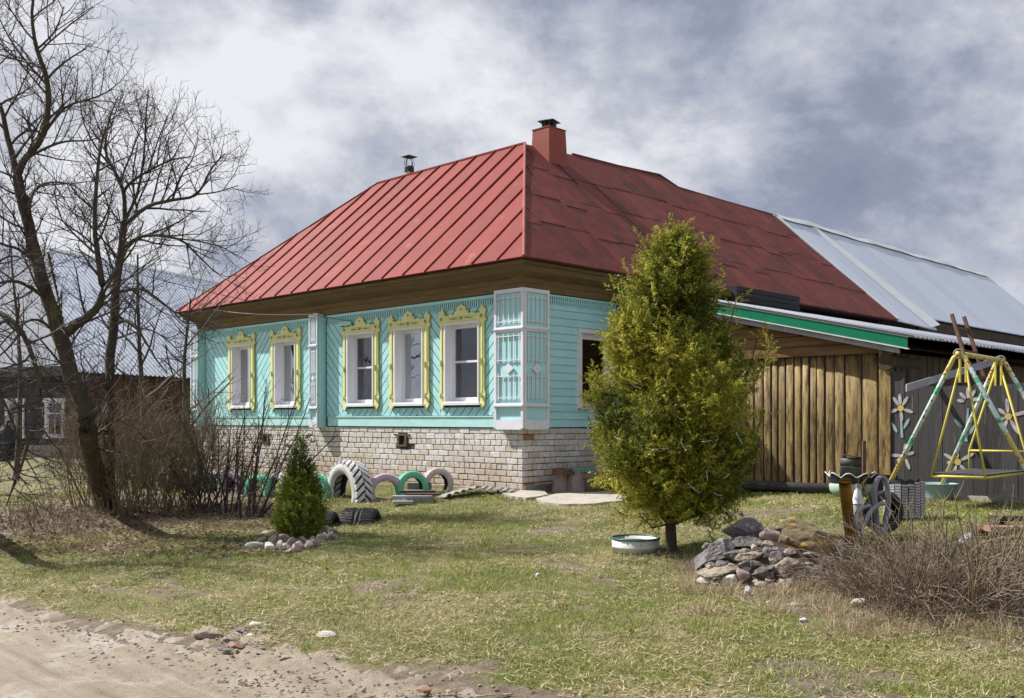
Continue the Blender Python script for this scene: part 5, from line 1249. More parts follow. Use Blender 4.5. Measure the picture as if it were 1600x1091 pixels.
for k in range(62):
    px, py = rf.uniform(1105,1335), rf.uniform(850,925)
    if px < 1180 and py > 905: py = 885
    w_ = rf.uniform(14,30); mt, cn = rf.choice(((st_dark,'dark'),(st_pink,'pinkish'),(st_tan,'tan'),(st_grey,'grey'),(st_dark,'dark')))
    c = gpm(px, py, 8.8); c.z += rf.uniform(-.02,.02); s_ = 8.4/FPX
    zone = spots_[0] if px < 1170 else spots_[1] if px < 1220 and py < 895 else spots_[2] if px < 1250 else spots_[3] if py > 895 else spots_[4]
    o_ = rock(mt, 'rubble', c, w_*s_/2, w_*s_/2*rf.uniform(.7,1), w_*s_/2*rf.uniform(.5,.8), 700+k, rf.uniform(0,6), rf.uniform(-.4,.4), 10, 'rubble packed among the pile stones', 2); RUB = globals().setdefault('RUB', {}); RUB.setdefault((cn,zone), []).append((px,w_,o_))
for (cn,zone), lst in RUB.items():
    lst.sort(key=lambda q: q[0]); nn_ = len(lst); pos_ = ['leftmost','second from the left','third from the left','fourth from the left','fifth from the left','sixth from the left','seventh from the left']
    for i, (_, w_, o_) in enumerate(lst): o_['label'] = ('small %s rubble stone %s the rock pile' % (cn, zone))+('' if nn_ == 1 else ', '+(pos_[min(i,6)] if i < nn_-1 else 'rightmost'))
# earth that the pile rests on
mb = MB(); mh = []
for j in range(19):
    for i in range(25):
        p = MC+eX*((i-12)/12.*.84)+eY*((j-9)/9.*.74); mh.append((p.x, p.y, mound(p.x, p.y)-.02+.015*mnoise.noise(Vector((p.x*14,p.y*14,0)))))
mb.add(mh, [(j*25+i, j*25+i+1, (j+1)*25+i+1, (j+1)*25+i) for j in range(18) for i in range(24)])
earth = surf('dark_earth', (.075,.055,.04), (.04,.03,.022), 12, .95, bump=.8, bscale=30)
o_ = mb.build('earth_mound', earth, None, True); o_['kind'] = 'structure'
# ring of pale stones at the thuja
ring = [(398,853,26,14),(411,845,18,12),(420,856,20,18),(408,837,12,10),(428,843,16,18),(437,852,14,16),(443,840,20,14),(446,856,16,12),(455,848,22,16),(461,857,18,16),(468,852,14,12),(473,845,18,14),(482,852,16,14),(492,850,18,14),(500,843,18,16),(508,838,14,12),(506,828,18,14),(515,836,16,14),(523,840,14,12),(520,830,12,10),(497,832,14,10),(429,833,18,12),(416,832,12,9),(453,862,14,9),(487,842,12,9)]
for k, (px,py,w_,h_) in enumerate(ring):
    c = gp(px, py+h_*.35); s_ = 12/FPX; c.z += h_*s_*.28
    order = sorted(range(len(ring)), key=lambda q: ring[q][0]).index(k)
    nth = ['leftmost','second','third','fourth','fifth','sixth','seventh','eighth','ninth','tenth','eleventh','twelfth','thirteenth'][min(order, len(ring)-1-order)]
    side_ = 'left' if order <= len(ring)//2 else 'right'
    mt = (st_white,st_tan,st_white,st_tan,st_pink)[k%5]; size = 'larger' if w_ > 17 else 'small'
    lab = '%s %s stone, %s in the ring round the thuja' % (size, {0:'pale',1:'tan',2:'pale',3:'tan',4:'pinkish'}[k%5], ('outermost at the %s end' % side_) if nth == 'leftmost' else nth+' counted from the %s end' % side_)
    rock(mt, lab, c, w_*s_/2*1.15, w_*s_/2*.9, h_*s_/2*1.1, 300+k, camrz+k, 0, 9, 'stones ringing the thuja', 2)
# stones at the edge of the track
for k, (px,py,w_,h_,mt,lb) in enumerate([(330,990,52,18,st_tan,'largest flat grey-tan stone at the edge of the track'),(370,1008,26,9,st_brick,'reddish flat stone beside the largest track-edge stone'),(360,1000,30,9,st_grey,'flat grey stone touching the reddish one at the track edge'),(378,985,26,12,st_grey,'small grey stone upslope of the track-edge slab'),(398,976,24,10,st_white,'white stone in the gravel patch by the track'),(510,990,34,12,st_white,'lone white flat stone on the grass above the track'),(390,994,18,9,st_white,'small white stone right of the gravel patch centre'),(445,1028,26,10,st_tan,'tan stone on the bare verge'),(350,1014,20,8,st_grey,'thin grey stone below the track-edge slab'),(660,1080,22,9,st_brick,'reddish stone at the bottom of the picture on the verge'),(408,1022,16,7,st_tan,'small stone between gravel patch and verge')]):
    c = gp(px,py+h_*.4); Y = 7.3; s_ = Y/FPX; rock(mt, lb, c+Vector((0,0,h_*s_*.2)), w_*s_/2*1.1, w_*s_/2*.75, h_*s_/2*1.1, 400+k, camrz+.2, .1, 10, 'stones along the track edge', 2)
rp_ = random.Random(6); peb = MB(); me_ = []
bm = bmesh.new(); bmesh.ops.create_icosphere(bm, subdivisions=1, radius=1); IV = [v.co.copy() for v in bm.verts]; IF = [tuple(v.index for v in f.verts) for f in bm.faces]; bm.free()
def pebble(p, s):
    q = rdir(rp_)*.35; k = Vector((rp_.uniform(.7,1.3), rp_.uniform(.7,1.3), rp_.uniform(.35,.7)))
    peb.add([(p.x+(v.x*k.x+q.x*v.y)*s, p.y+(v.y*k.y+q.y*v.x)*s, p.z+v.z*k.z*s) for v in IV], IF)
for k in range(330):
    px, py = rp_.gauss(395,36), rp_.gauss(985,15); pebble(gp(px,py,.004), rp_.uniform(.006,.024))
for k in range(420):
    px = rp_.uniform(0,800); py = 945+px*.19+rp_.gauss(22,22); p = gp(px,min(1088,py)); p.z = max(p.z, rz(p.x,p.y)); pebble(p, rp_.uniform(.004,.016))
for k in range(60): pebble(gp(rp_.uniform(500,1500), rp_.uniform(880,1085), .005), rp_.uniform(.006,.02))
tag(peb.build('gravel', st_tan), 'scattered gravel and chips along the track verge', 'gravel', None, 'stuff')

# ------------------------------------------------------------------ tyres
paints = {'lugbase': paint('smeared_white_on_black', (.06,.06,.065), .8, (.4,.4,.4), .60), 'white': paint('white_tyre_paint',(.62,.62,.63),.85,(.16,.16,.17),.62), 'green': paint('mint_tyre_paint',(.16,.50,.34),.8,(.07,.16,.12),.70), 'lilac': paint('lilac_tyre_paint',(.50,.40,.50),.85,(.22,.18,.20),.68),
          'pinkwhite': paint('worn_pinkish_white_paint',(.55,.47,.46),.8,(.20,.17,.16),.60), 'lavender': paint('dusty_lavender_paint',(.32,.28,.36),.75,(.12,.11,.13),.6), 'pink': paint('pink_tyre_paint',(.55,.36,.42),.85,(.25,.18,.2),.66), 'black': M['rubber']}
def tyre_body(Rr, W_, nseg=56):
    h_ = W_/2; side = Rr*.38
    return [(Rr-side,-h_*.72),(Rr-side*.95,-h_*.82),(Rr-side*.6,-h_*1.02),(Rr-side*.25,-h_*1.0),(Rr-side*.08,-h_*.86),(Rr,-h_*.6),(Rr+.003,-h_*.2),(Rr-.012,-h_*.17),(Rr-.012,-h_*.1),(Rr+.004,-h_*.07),(Rr+.004,h_*.07),(Rr-.012,h_*.1),(Rr-.012,h_*.17),(Rr+.003,h_*.2),(Rr,h_*.6),(Rr-side*.08,h_*.86),(Rr-side*.25,h_*1.0),(Rr-side*.6,h_*1.02),(Rr-side*.95,h_*.82),(Rr-side,h_*.72),(Rr-side*.85,h_*.62),(Rr-side*.2,h_*.6),(Rr-side*.1,0),(Rr-side*.2,-h_*.6),(Rr-side*.85,-h_*.62)]
def tyre(label, c, Rr, W_, az, col, sunk, lugs=False, vertical=True, group='painted tyres half buried along the house', tilt=0):
    "az: photo-frame direction the side wall faces, degrees from straight at the viewer, + = right"
    t = thing('tyre', label, 'tyre', c, 0, group)
    ax = (cw(math.sin(R(az)), -math.cos(R(az)))-cw(0,0)); ax.z = tilt; ax.normalize()
    T = Matrix.Translation((0,0,Rr-sunk)) @ ax.to_track_quat('Z','Y').to_matrix().to_4x4() if vertical else Matrix.Translation((0,0,W_/2-sunk))
    prof = tyre_body(Rr, W_)
    if lugs:
        mb = mbM(T); mb.lathe(prof[:5], 56); mb.build('sidewall', paints[col], t, True); mb = mbM(T); mb.lathe(prof[15:20], 56); mb.build('sidewall', paints[col], t, True)
        mb = mbM(T); mb.lathe(prof[4:16], 56); mb.build('tread_base', paints['lugbase'], t, True)
    else: mb = mbM(T); mb.lathe(prof[:20], 56); mb.build('carcass', paints[col], t, True)
    mb = mbM(T); mb.lathe(prof[19:]+prof[:1], 56); mb.build('inner_liner', M['rubber'], t, True)
    tr_ = mbM(T); n_ = 26 if lugs else 44; h_ = W_/2
    for k in range(n_):
        for s in (-1,1):
            a0 = (k+(.5 if s > 0 else 0))*2*math.pi/n_; da = 2*math.pi/n_*.30; ext = .035 if lugs else .010
            sk = .12 if lugs else .03
            z0, z1 = (s*h_*.06, s*h_*.96) if lugs else (s*h_*.24, s*h_*.90)
            vs_ = []
            for rr0 in (Rr-.04, Rr+ext):
                for zz, aa in ((z0,a0+sk),(z1,a0-sk)):
                    rr1 = rr0-(.02 if lugs else .012)*(abs(zz)/h_ > .8)
                    for q in (-da, da): vs_.append((rr1*math.cos(aa+q), rr1*math.sin(aa+q), zz))
            tr_.add(vs_, [(0,1,3,2),(4,6,7,5),(0,4,5,1),(2,3,7,6),(0,2,6,4),(1,5,7,3)])
    o_ = tr_.build('tread_block', paints[col], t); o_['kind'] = 'stuff'
    return t
TY = [(683,769,.27,.17,32,'pinkwhite','worn pinkish white tyre, rightmost of the half-buried row',.28),(643,775,.27,.17,30,'green','mint green tyre right of the lilac one',.30),(602,779,.29,.18,18,'lilac','lilac tyre standing right of the big white tractor tyre',.27),
      (545,781,.50,.30,-52,'white','big white tractor tyre with chunky tread in the middle of the row',.40),(497,778,.33,.18,-45,'green','mint green tyre half hidden by the thuja',.30),(435,776,.29,.17,-40,'white','white tyre left of the thuja with lilac shading',.30),
      (405,777,.31,.17,-38,'green','mint green tyre behind the right side of the dark shrub',.30),(367,770,.32,.2,-50,'lavender','dusty lavender tyre behind the middle of the dark shrub',.24),(339,768,.29,.18,-50,'white','white tyre behind the left stems of the dark shrub',.28),(314,768,.30,.19,-45,'green','mint green tyre left of the dark shrub',.28),
      (287,766,.28,.18,-45,'pink','pale pink tyre behind the thicket',.28),(261,765,.28,.18,-45,'pinkwhite','dirty white tyre behind the thicket',.28),(233,762,.30,.18,-45,'green','green tyre farthest left in the row, deep behind the thicket',.26)]
for px,py,Rr,W_,az,col,lb,sk in TY: tyre(lb, gp(px,py), Rr, W_, az, col, sk if Rr > .4 else 2*Rr-.39, Rr > .4)
# two black tyres sunk on the lawn, seen on the tread
tyre('black tyre sunk in the lawn right of the thuja, tread facing up', gp(563,817), .31, .46, 84, 'black', .43, False, True, 'black tyres sunk in the lawn')
tyre('black tyre sunk in the lawn half hidden behind the thuja', gp(507,821), .29, .30, 86, 'black', .40, False, True, 'black tyres sunk in the lawn')

# ------------------------------------------------------------------ things by the house wall
def lbox(name, mat, c, sx_, sy_, sz_, rz_, par=None, tilt=(0,0), jag=.0, seed=0):
    r = random.Random(seed); mb = MB(); n_ = 7; vs_ = []
    for i in range(n_):
        u = -1+2*i/(n_-1); j = [r.uniform(-jag,jag) for _ in range(4)]
        for q, (yy, zz) in enumerate(((-1,-1),(1,-1),(1,1),(-1,1))): vs_.append((u*sx_/2+(r.uniform(-jag,jag) if i in (0,n_-1) else 0), yy*sy_/2+j[q], zz*sz_/2))
    mb.add(vs_, [(4*i+q, 4*i+4+q, 4*i+4+(q+1)%4, 4*i+(q+1)%4) for i in range(n_-1) for q in range(4)]+[(0,1,2,3),(4*n_-1,4*n_-2,4*n_-3,4*n_-4)])
    o_ = mb.build(name, mat, par); o_.location = c; o_.rotation_euler = (tilt[0], tilt[1], rz_); return o_
st_block = surf('grey_concrete_block', (.27,.26,.23), (.19,.18,.155), 6, .9, bump=.5)
c = gp(655,787)
pal = thing('plank_pile', 'low pile of weathered planks on blocks beside the mint green tyre', 'planks', c)
for k,(dx,dy,dz,l_,wd,th_,rt_,mt) in enumerate([(-.10,.0,.10,.60,.16,.035,0.03,M['greyplank']),(-.22,-.15,.03,.30,.14,.04,.05,M['greyplank']),(.05,.12,.13,.52,.15,.03,-.05,M['ladder']),(-.05,.25,.16,.55,.12,.03,.02,M['greywood'])]):
    d = (cw(dx,dy)-cw(0,0)); lbox('plank', mt, (d.x,d.y,dz), l_, wd, th_, camrz+rt_, pal, jag=.006, seed=k)
d = cw(.02,.05)-cw(0,0); lbox('support_block', st_block, (d.x,d.y,.04), .4, .25, .10, camrz, pal, jag=.01, seed=3)
c = gp(656,771); o_ = lbox('concrete_block', st_block, c+Vector((0,0,.12)), .36, .2, .11, camrz+.03, jag=.015, seed=9); tag(o_, 'grey mossy concrete block in front of the rightmost white tyre', 'block')
o_ = lbox('concrete_block', st_block, gp(650,775)+Vector((0,0,.04)), .5, .26, .09, camrz, jag=.015, seed=12); tag(o_, 'lower concrete block under the mossy grey one', 'block')
# broken slate sheets
slm = surf('old_slate_sheet', (.33,.31,.29), (.20,.185,.17), 4, .9, bump=.4, c3=(.10,.10,.07), t3=.58, s3=8)
def wavy(label, c, lx, ly, rz_, tx, ty, seed):
    mb = MB(); n_ = 24; m_ = 6; r = random.Random(seed); vs_ = []
    for j in range(m_+1):
        for i in range(n_+1):
            x_ = -lx/2+lx*i/n_; y_ = -ly/2+ly*j/m_+(r.uniform(-.03,.03) if j in (0,m_) else 0); vs_.append((x_, y_, .018*math.cos(x_*2*math.pi/.12)))
    top = len(vs_); vs_ += [(a,b_,c_-.012) for a,b_,c_ in vs_[:top]]; w1 = n_+1
    fs = [(j*w1+i,j*w1+i+1,(j+1)*w1+i+1,(j+1)*w1+i) for j in range(m_) for i in range(n_)]; fs += [(a+top,d+top,c_+top,b_+top) for a,b_,c_,d in fs]
    fs += [(i,i+top,i+1+top,i+1) for i in range(n_)]+[(m_*w1+i+1,m_*w1+i+1+top,m_*w1+i+top,m_*w1+i) for i in range(n_)]+[(j*w1,(j+1)*w1,(j+1)*w1+top,j*w1+top) for j in range(m_)]
    mb.add(vs_, fs); o_ = mb.build('slate_sheet', slm); o_.location = c; o_.rotation_euler = (tx, ty, rz_); tag(o_, label, 'slate sheet', 'corrugated slate sheets by the wall')
wavy('broken corrugated slate sheet leaning out beside the planks', gp(715,777)+Vector((0,0,.09)), .62, .42, camrz+.5, -.12, -.22, 1)
wavy('corrugated slate sheet lying under the brick wall', gp(768,772)+Vector((0,0,.09)), .85, .42, camrz-.12, .05, .08, 2)
# concrete slabs
def slab(label, pxs, th_, seed):
    r = random.Random(seed); P_ = [gp(*q) for q in pxs]; cx_ = sum((p for p in P_), Vector())/len(P_); mb = MB(); fine = []
    for i in range(len(P_)):
        a_, b_ = P_[i], P_[(i+1)%len(P_)]
        for q in range(5): p = a_.lerp(b_, q/5)+Vector((r.uniform(-.02,.02), r.uniform(-.02,.02), 0)); fine.append(p)
    n_ = len(fine); vs_ = [(p.x-cx_.x,p.y-cx_.y,g(p.x,p.y)-cx_.z-.06) for p in fine]+[(p.x-cx_.x,p.y-cx_.y,g(p.x,p.y)-cx_.z+th_) for p in fine]+[(0,0,th_+.005)]
    mb.add(vs_, [(i,(i+1)%n_,n_+(i+1)%n_,n_+i) for i in range(n_)]+[(n_+i,n_+(i+1)%n_,2*n_) for i in range(n_)]); o_ = mb.build('concrete_slab', M['slab']); o_.location = cx_; tag(o_, label, 'concrete slab', 'concrete slabs at the house corner')
slab('sandy concrete slab at the foot of the house corner', [(778,771),(815,766),(850,771),(856,777),(838,781),(822,783),(800,780)], .045, 1)
slab('larger curved concrete slab in front of the bench', [(838,783),(868,775),(950,771),(985,776),(975,786),(930,791),(880,792),(850,789)], .035, 2)
# bench on a log
bloc = Vector((.85,-.50,g(.85,-.5)))
bench = thing('bench', 'rough bench with a peeling turquoise plank on a sawn log against the side wall', 'bench', bloc)
logm = surf('sawn_log', (.30,.26,.24), (.19,.165,.15), 5, .9, (6,6,.6), bump=.6)
mb = MB(); mb.M = Matrix.Translation((-.18,-.02,-.06)); mb.lathe([(0,0),(.17,0),(.175,.05),(.15,.2),(.125,.36),(.125,.41),(0,.41)], 14); mb.build('log_leg', logm, bench, False)
mb = MB(); mb.M = Matrix.Translation((-.36,.12,-.06)); mb.lathe([(0,0),(.16,0),(.13,.2),(.11,.41),(0,.41)], 12); mb.build('log_leg', logm, bench, False)
mb = MB(); mb.M = Matrix.Translation((1.05,0,-.06)); mb.lathe([(0,0),(.14,0),(.11,.2),(.11,.41),(0,.41)], 12); mb.build('log_leg', logm, bench, False)
tpl = surf('peeling_turquoise_plank', (.14,.38,.37), (.10,.28,.28), 8, .7, bump=.3, c3=(.20,.15,.10), t3=.58, s3=6)
lbox('seat_plank', tpl, (.55,.0,.37), 1.75, .22, .04, .02, bench, jag=.006); lbox('seat_block', M['ladder'], (-.42,.0,.34), .30, .24, .09, .02, bench, jag=.01)
# enamel basin with soil before the juniper
bl = gp(993,862); ba = thing('basin', 'old white basin with dark green rim and soil beside the juniper trunk', 'basin', bl)
enam = surf('chipped_white_enamel', (.66,.67,.65), (.56,.57,.54), 5, .4, bump=.1, c3=(.16,.14,.12), t3=.64, s3=9)
mb = MB(); mb.lathe([(.17,.0),(.235,.0),(.238,.05),(.244,.053),(.24,.06),(.243,.13),(.23,.135),(.225,.02),(.0,.03)], 32); mb.build('bowl', enam, ba, True)
mb = MB(); mb.lathe([(.232,.128),(.250,.130),(.252,.145),(.236,.15)], 32, True); mb.build('rim', surf('dark_green_enamel', (.04,.14,.13), (.03,.10,.10), 9, .4, bump=0), ba, True)
mb = MB(); mb.lathe([(.226,.10),(.12,.115),(.0,.125)], 24); mb.build('soil', earth, ba, True)

# ------------------------------------------------------------------ yard clutter on the right
# rusty post
pl_ = gp(1330,846); po = thing('rusty_post', 'leaning rusty yellow pipe post behind the ochre boulder', 'post', pl_)
mb = MB(); tp = pt(1320,753,9.35)-pl_; bt = Vector((0,0,-.05)); mb.tube([bt, tp], [.05,.058], 14, False); mb.tube([tp, tp+Vector((0,0,-.01))], [.048,.044], 14, False); mb.build('pipe', M['rust'], po, True)
mb = MB(); mb.tube([tp-Vector((.0,0,.05)), tp-Vector((0,0,.045))], .050, 14, True); mb.build('pipe_inside', M['dark'], po)
# upturned bottle
bo = gp(1340,838); bq = thing('plastic_bottle', 'upturned clear plastic bottle with white scalloped collar behind the rusty post', 'bottle', bo)
bm_ = surf('milky_plastic', (.42,.46,.44), (.36,.40,.38), 5, .25, bump=0)
mb = MB(); mb.lathe([(.0,.0),(.05,.0),(.052,.3),(.045,.36),(.03,.42),(.018,.46),(.018,.50),(0,.50)], 16); mb.build('bottle_body', bm_, bq, True)
mb = MB(); mb.lathe([(.058,.33),(.04,.42),(.028,.47)], 16); mb.build('collar', M['white'], bq, True); mb = MB(); mb.lathe([(0,.53),(.02,.53),(.02,.49),(0,.49)], 12); mb.build('bottle_cap', st_pink, bq)
# swan cut from a tyre
swl = gp(1372,838); sn = thing('tyre_swan', 'garden swan cut from a grey and black tyre beside the rusty post', 'tyre ornament', swl)
silver = surf('silvery_grey_paint', (.30,.31,.35), (.20,.21,.24), 9, .5, bump=.1, c3=(.07,.07,.08), t3=.62)
def sl3(px, py, Y): return pt(px,py,Y)-swl
def strip(name, line, w_, th_, mat, par, wdir):
    pts = [Vector(p) for p in line]; pts, _ = smooth_line(pts, [0]*len(pts), 4); mb = MB(); vs_ = []
    for i, p in enumerate(pts):
        tg = (pts[min(i+1,len(pts)-1)]-pts[max(i-1,0)]).normalized(); wv = (wdir-tg*wdir.dot(tg)).normalized(); nn_ = tg.cross(wv); ww = w_[0]+(w_[1]-w_[0])*i/(len(pts)-1)
        for a_, b_ in ((-1,-1),(1,-1),(1,1),(-1,1)): vs_.append(p+wv*a_*ww/2+nn_*b_*th_/2)
    k = len(pts); mb.add(vs_, [(4*i+q,4*i+4+q,4*i+4+(q+1)%4,4*i+(q+1)%4) for i in range(k-1) for q in range(4)]+[(0,1,2,3),(4*k-1,4*k-2,4*k-3,4*k-4)]); return mb.build(name, mat, par, True)
wd_ = (cw(.4,-1)-cw(0,0)).normalized(); wd_.z = 0
ys_ = 9.6
strip('neck', [sl3(1386,786,ys_),(sl3(1372,789,ys_-.05)),sl3(1358,803,ys_-.1),sl3(1350,820,ys_-.12),sl3(1342,826,ys_-.12),sl3(1337,818,ys_-.12),sl3(1338,806,ys_-.1),sl3(1346,795,ys_-.05),sl3(1360,790,ys_)], (.04,.03), .03, silver, sn, wd_)
strip('wing', [sl3(1372,838,ys_),sl3(1369,800,ys_),sl3(1366,770,ys_),sl3(1371,750,ys_),sl3(1380,746,ys_),sl3(1386,762,ys_),sl3(1388,785,ys_),sl3(1384,812,ys_),sl3(1381,836,ys_)], (.055,.055), .02, silver, sn, wd_)
# black body arch behind
mb = MB(); axs = (cw(.35,-1)-cw(0,0)); axs.z = 0; axs.normalize(); mb.M = Matrix.Translation(sl3(1380,800,ys_+.25)) @ axs.to_track_quat('Z','Y').to_matrix().to_4x4(); mb.lathe(tyre_body(.21,.13), 40, True); mb.build('body', M['rubber'], sn, True)
# standing cut tread with jagged top
ct = gp(1413,812); td = thing('cut_tyre_planter', 'upright whitish strip of cut tyre tread with a jagged top beside the tyre swan', 'tyre planter', ct)
treadm = paint('whitewashed_tread', (.38,.37,.40), .8, (.16,.15,.17), .60)
mb = MB(); rows = 15; cols_ = 6; ctp = lambda u, v: None
Rt = .19
for j in range(rows):
    for i in range(11):
        a0 = R(-105)+R(210)*i/11; a1 = a0+R(210)/11*.86; z0 = .03+j*.030+(.008 if i%2 else 0); topz = .40+.03*abs(((i*1.7)%2)-1); z1 = z0+.023
        if z1 > topz: continue
        ring_ = []
        for rr0 in (Rt, Rt+.022):
            for (aa, zz) in ((a0,z0),(a1,z0),(a1,z1),(a0,z1)): ring_.append((rr0*math.sin(aa), -rr0*math.cos(aa), zz))
        mb.add(ring_, [(3,2,1,0),(4,5,6,7),(0,1,5,4),(1,2,6,5),(2,3,7,6),(3,0,4,7)])
o_ = mb.build('tread_block', treadm, td); o_.rotation_euler = (0,0,camrz)
mb = MB(); n_ = 36; vs_ = []
for k in range(n_+1):
    an = R(-115)+R(230)*k/n_; tz = .42+.035*abs(((k*.46)%2)-1)
    for rr0 in (Rt-.004, Rt+.004):
        for zz in (-.05, tz): vs_.append((rr0*math.sin(an), -rr0*math.cos(an), zz))
mb.add(vs_, [f for k in range(n_) for f in ((4*k,4*k+4,4*k+5,4*k+1),(4*k+2,4*k+3,4*k+7,4*k+6),(4*k+1,4*k+5,4*k+7,4*k+3))]); o_ = mb.build('carcass', M['rubber'], td, False, False); o_.rotation_euler = (0,0,camrz)
# inside-out tyre planter with wavy rim
pc = gp(1330,777); ptt = thing('tyre_planter', 'pale green inside-out tyre planter with a dark jagged rim before the plank gate', 'planter', pc)
mb = MB(); n_ = 48; prof = [(.16,0),(.25,.03),(.30,.10),(.31,.17),(.29,.20),(.30,.24),(.36,.36)]; vs_ = []
for j, (r_, z_) in enumerate(prof):
    for k in range(n_):
        an = k*2*math.pi/n_; wv = (.5+.5*math.cos(an*9))**.7 if j == len(prof)-1 else 0; rr0 = r_-(.05*(1-wv) if j == len(prof)-1 else 0); vs_.append((rr0*math.cos(an), rr0*math.sin(an), z_-(.07*(1-wv) if j == len(prof)-1 else 0)))
mb.add([v for v in vs_[:5*n_]], [(j*n_+k, j*n_+(k+1)%n_, (j+1)*n_+(k+1)%n_, (j+1)*n_+k) for j in range(4) for k in range(n_)]); mb.build('bowl', paint('pale_green_planter_paint', (.36,.50,.42), .85, (.30,.30,.28), .66), ptt, True, False)
mb = MB(); mb.add(vs_[4*n_:], [(j*n_+k, j*n_+(k+1)%n_, (j+1)*n_+(k+1)%n_, (j+1)*n_+k) for j in range(2) for k in range(n_)]); mb.build('petal_rim', M['rubber'], ptt, True, False)
mb = MB(); mb.tube([Vector(vs_[6*n_+k%n_]) for k in range(n_+1)], .009, 5, False); mb.build('rim_edge', paint('white_rim_paint', (.6,.64,.62), .85, (.3,.3,.3), .66), ptt, True, False)
mb = MB(); mb.lathe([(.29,.17),(.0,.19)], 24); mb.build('soil', earth, ptt)
bkt = surf('dull_zinc', (.28,.28,.29), (.19,.19,.20), 6, .5, bump=.1, metal=.3); bkt2 = surf('dark_stained_zinc', (.10,.095,.085), (.06,.055,.05), 6, .6, bump=.2)
bl2 = pc+Vector((0,0,.19)); bu = thing('zinc_bucket', 'short pale zinc bucket standing inside the green tyre planter', 'bucket', bl2)
mb = MB(); mb.lathe([(0,0),(.15,0),(.165,.25),(.172,.255),(.158,.255),(.145,.02),(0,.02)], 28); mb.build('bucket_body', bkt, bu, True)
bl3 = bl2+Vector((0,0,.256)); bu = thing('dark_pot', 'dark stained pot with tilted lid stacked on the zinc bucket', 'pot', bl3)
mb = MB(); mb.lathe([(0,0),(.15,0),(.168,.12),(.160,.12),(.142,.01),(0,.01)], 28); mb.build('pot_body', bkt2, bu, True)
mb = MB(); mb.M = Matrix.Translation((0,0,.14)) @ Matrix.Rotation(.12,4,'X') @ Matrix.Rotation(.1,4,'Y'); mb.lathe([(0,.0),(.185,.0),(.188,.012),(0,.018)], 28); mb.build('pot_lid', bkt2, bu)
# pale blue basin, rusty sheet, boards
bs_ = gp(1468,783); bz = thing('washing_basin', 'pale blue plastic basin on the grass behind the swing leg', 'basin', bs_)
mb = MB(); mb.lathe([(0,.0),(.14,.0),(.17,.05),(.215,.22),(.235,.225),(.235,.235),(.205,.232),(.165,.06),(.13,.02),(0,.02)], 32); mb.build('bowl', surf('pale_blue_plastic', (.30,.45,.52), (.26,.40,.47), 4, .45, bump=0), bz, True)
rs = thing('rusty_box', 'low box covered by a rusty metal sheet between gate and flower fence', 'box', gp(1408,775))
rusty = surf('rusty_sheet', (.16,.08,.05), (.09,.05,.035), 5, .8, bump=.3)
lbox('box_body', M['greywood'], (.0,.0,.14), .85, .45, .28, camrz-.1, rs); lbox('cover_sheet', rusty, (0,0,.30), .98, .55, .018, camrz-.1, rs, (0,.03))
o_ = lbox('gate_prop', M['ladder'], pt(1350,716,14.0), .045, .045, .72, camrz); tag(o_, 'thin upright stake leaning on the plank gate', 'stake')
o_.location.z = g(o_.location.x,o_.location.y)+.46
for k, (p_, q_, lb) in enumerate((((1268,767),(1312,757),'pale board lying at the foot of the plank gate'),((1275,772),(1318,764),'second pale board by the green planter'))):
    a_, b_ = gp(*p_)+Vector((0,0,.05)), gp(*q_)+Vector((0,0,.07)); o_ = bar(None, 'loose_board', Vector(a_), Vector(b_), .09, .02, M['greyplank']); tag(o_, lb, 'board', 'loose boards at the gate')
# wattle border with short stakes
wt = thing('wattle_border', 'low woven twig border with short stakes along the flower fence', 'wattle fence', gp(1540,775)); wl = wt.location; rw = random.Random(4)
for k, px in enumerate((1493,1510,1526,1553,1585,1612,1640)):
    p = gp(px,777+k*.6)-wl; mb = MB(); mb.tube([p+Vector((0,0,-.05)), p+Vector((.01,0,.26+rw.uniform(-.06,.1)))], .014, 5); mb.build('stake', M['ladder'], wt)
mb = MB()
for k in range(16):
    a_ = gp(1480+rw.uniform(-10,15),777)-wl; b_ = gp(1660,781)-wl; n_ = 10; mb.tube([a_.lerp(b_,i/n_)+Vector((rw.uniform(-.02,.02),rw.uniform(-.02,.02),.03+k*.011+rw.uniform(-.012,.012))) for i in range(n_+1)], .0055, 4, False)
o_ = mb.build('woven_twigs', M['brush'], wt, False, False); o_['kind'] = 'stuff'
bar_ = bar(None, 'border_board', gp(1485,783)+Vector((0,0,.03)), gp(1660,790)+Vector((0,0,.03)), .05, .09, M['slab']); tag(bar_, 'pale sunken board edging the bed under the wattle border', 'board')
# red bricks and boards at the right edge behind the stalks
for k, (px, py, mt, lb) in enumerate(((1548,832,M['ladder'],'dark board end sticking out left of the red planks'),(1585,838,st_brick,'reddish flat plank at the right edge behind the dead stalks'),(1590,826,M['barnwood'],'dark plank on top behind the reddish one'))):
    o_ = lbox('edge_plank', mt, gp(px,py+6)+Vector((0,0,.07+.03*k)), .5 if k else .4, .16, .05, camrz+(.35 if k == 0 else -.05), None, (0,-.12 if k == 0 else 0), .01, k); tag(o_, lb, 'plank', 'planks behind the dead stalks')
bagp = gp(1508,860); bag = surf('pale_plastic_film', (.58,.62,.68), (.44,.48,.54), 9, .35, bump=.8, bscale=14, dist=.03)
rock(bag, 'crumpled pale plastic bag caught in the dead stalks', pt(1510,845,8.7), .10, .08, .08, 77, 0, 0, 14, None, 3, 'plastic bag', 'plastic_bag')
o_ = rock(bag, 'small crumpled white scrap on the grass below the rock pile', gp(1255,973,.012), .035, .03, .018, 78, 0, 0, 14, None, 2, 'litter', 'litter_scrap')
o_ = rock(bag, 'white scrap in the middle of the lawn', gp(840,901,.012), .03, .025, .022, 79, 0, 0, 14, None, 2, 'litter', 'litter_scrap')
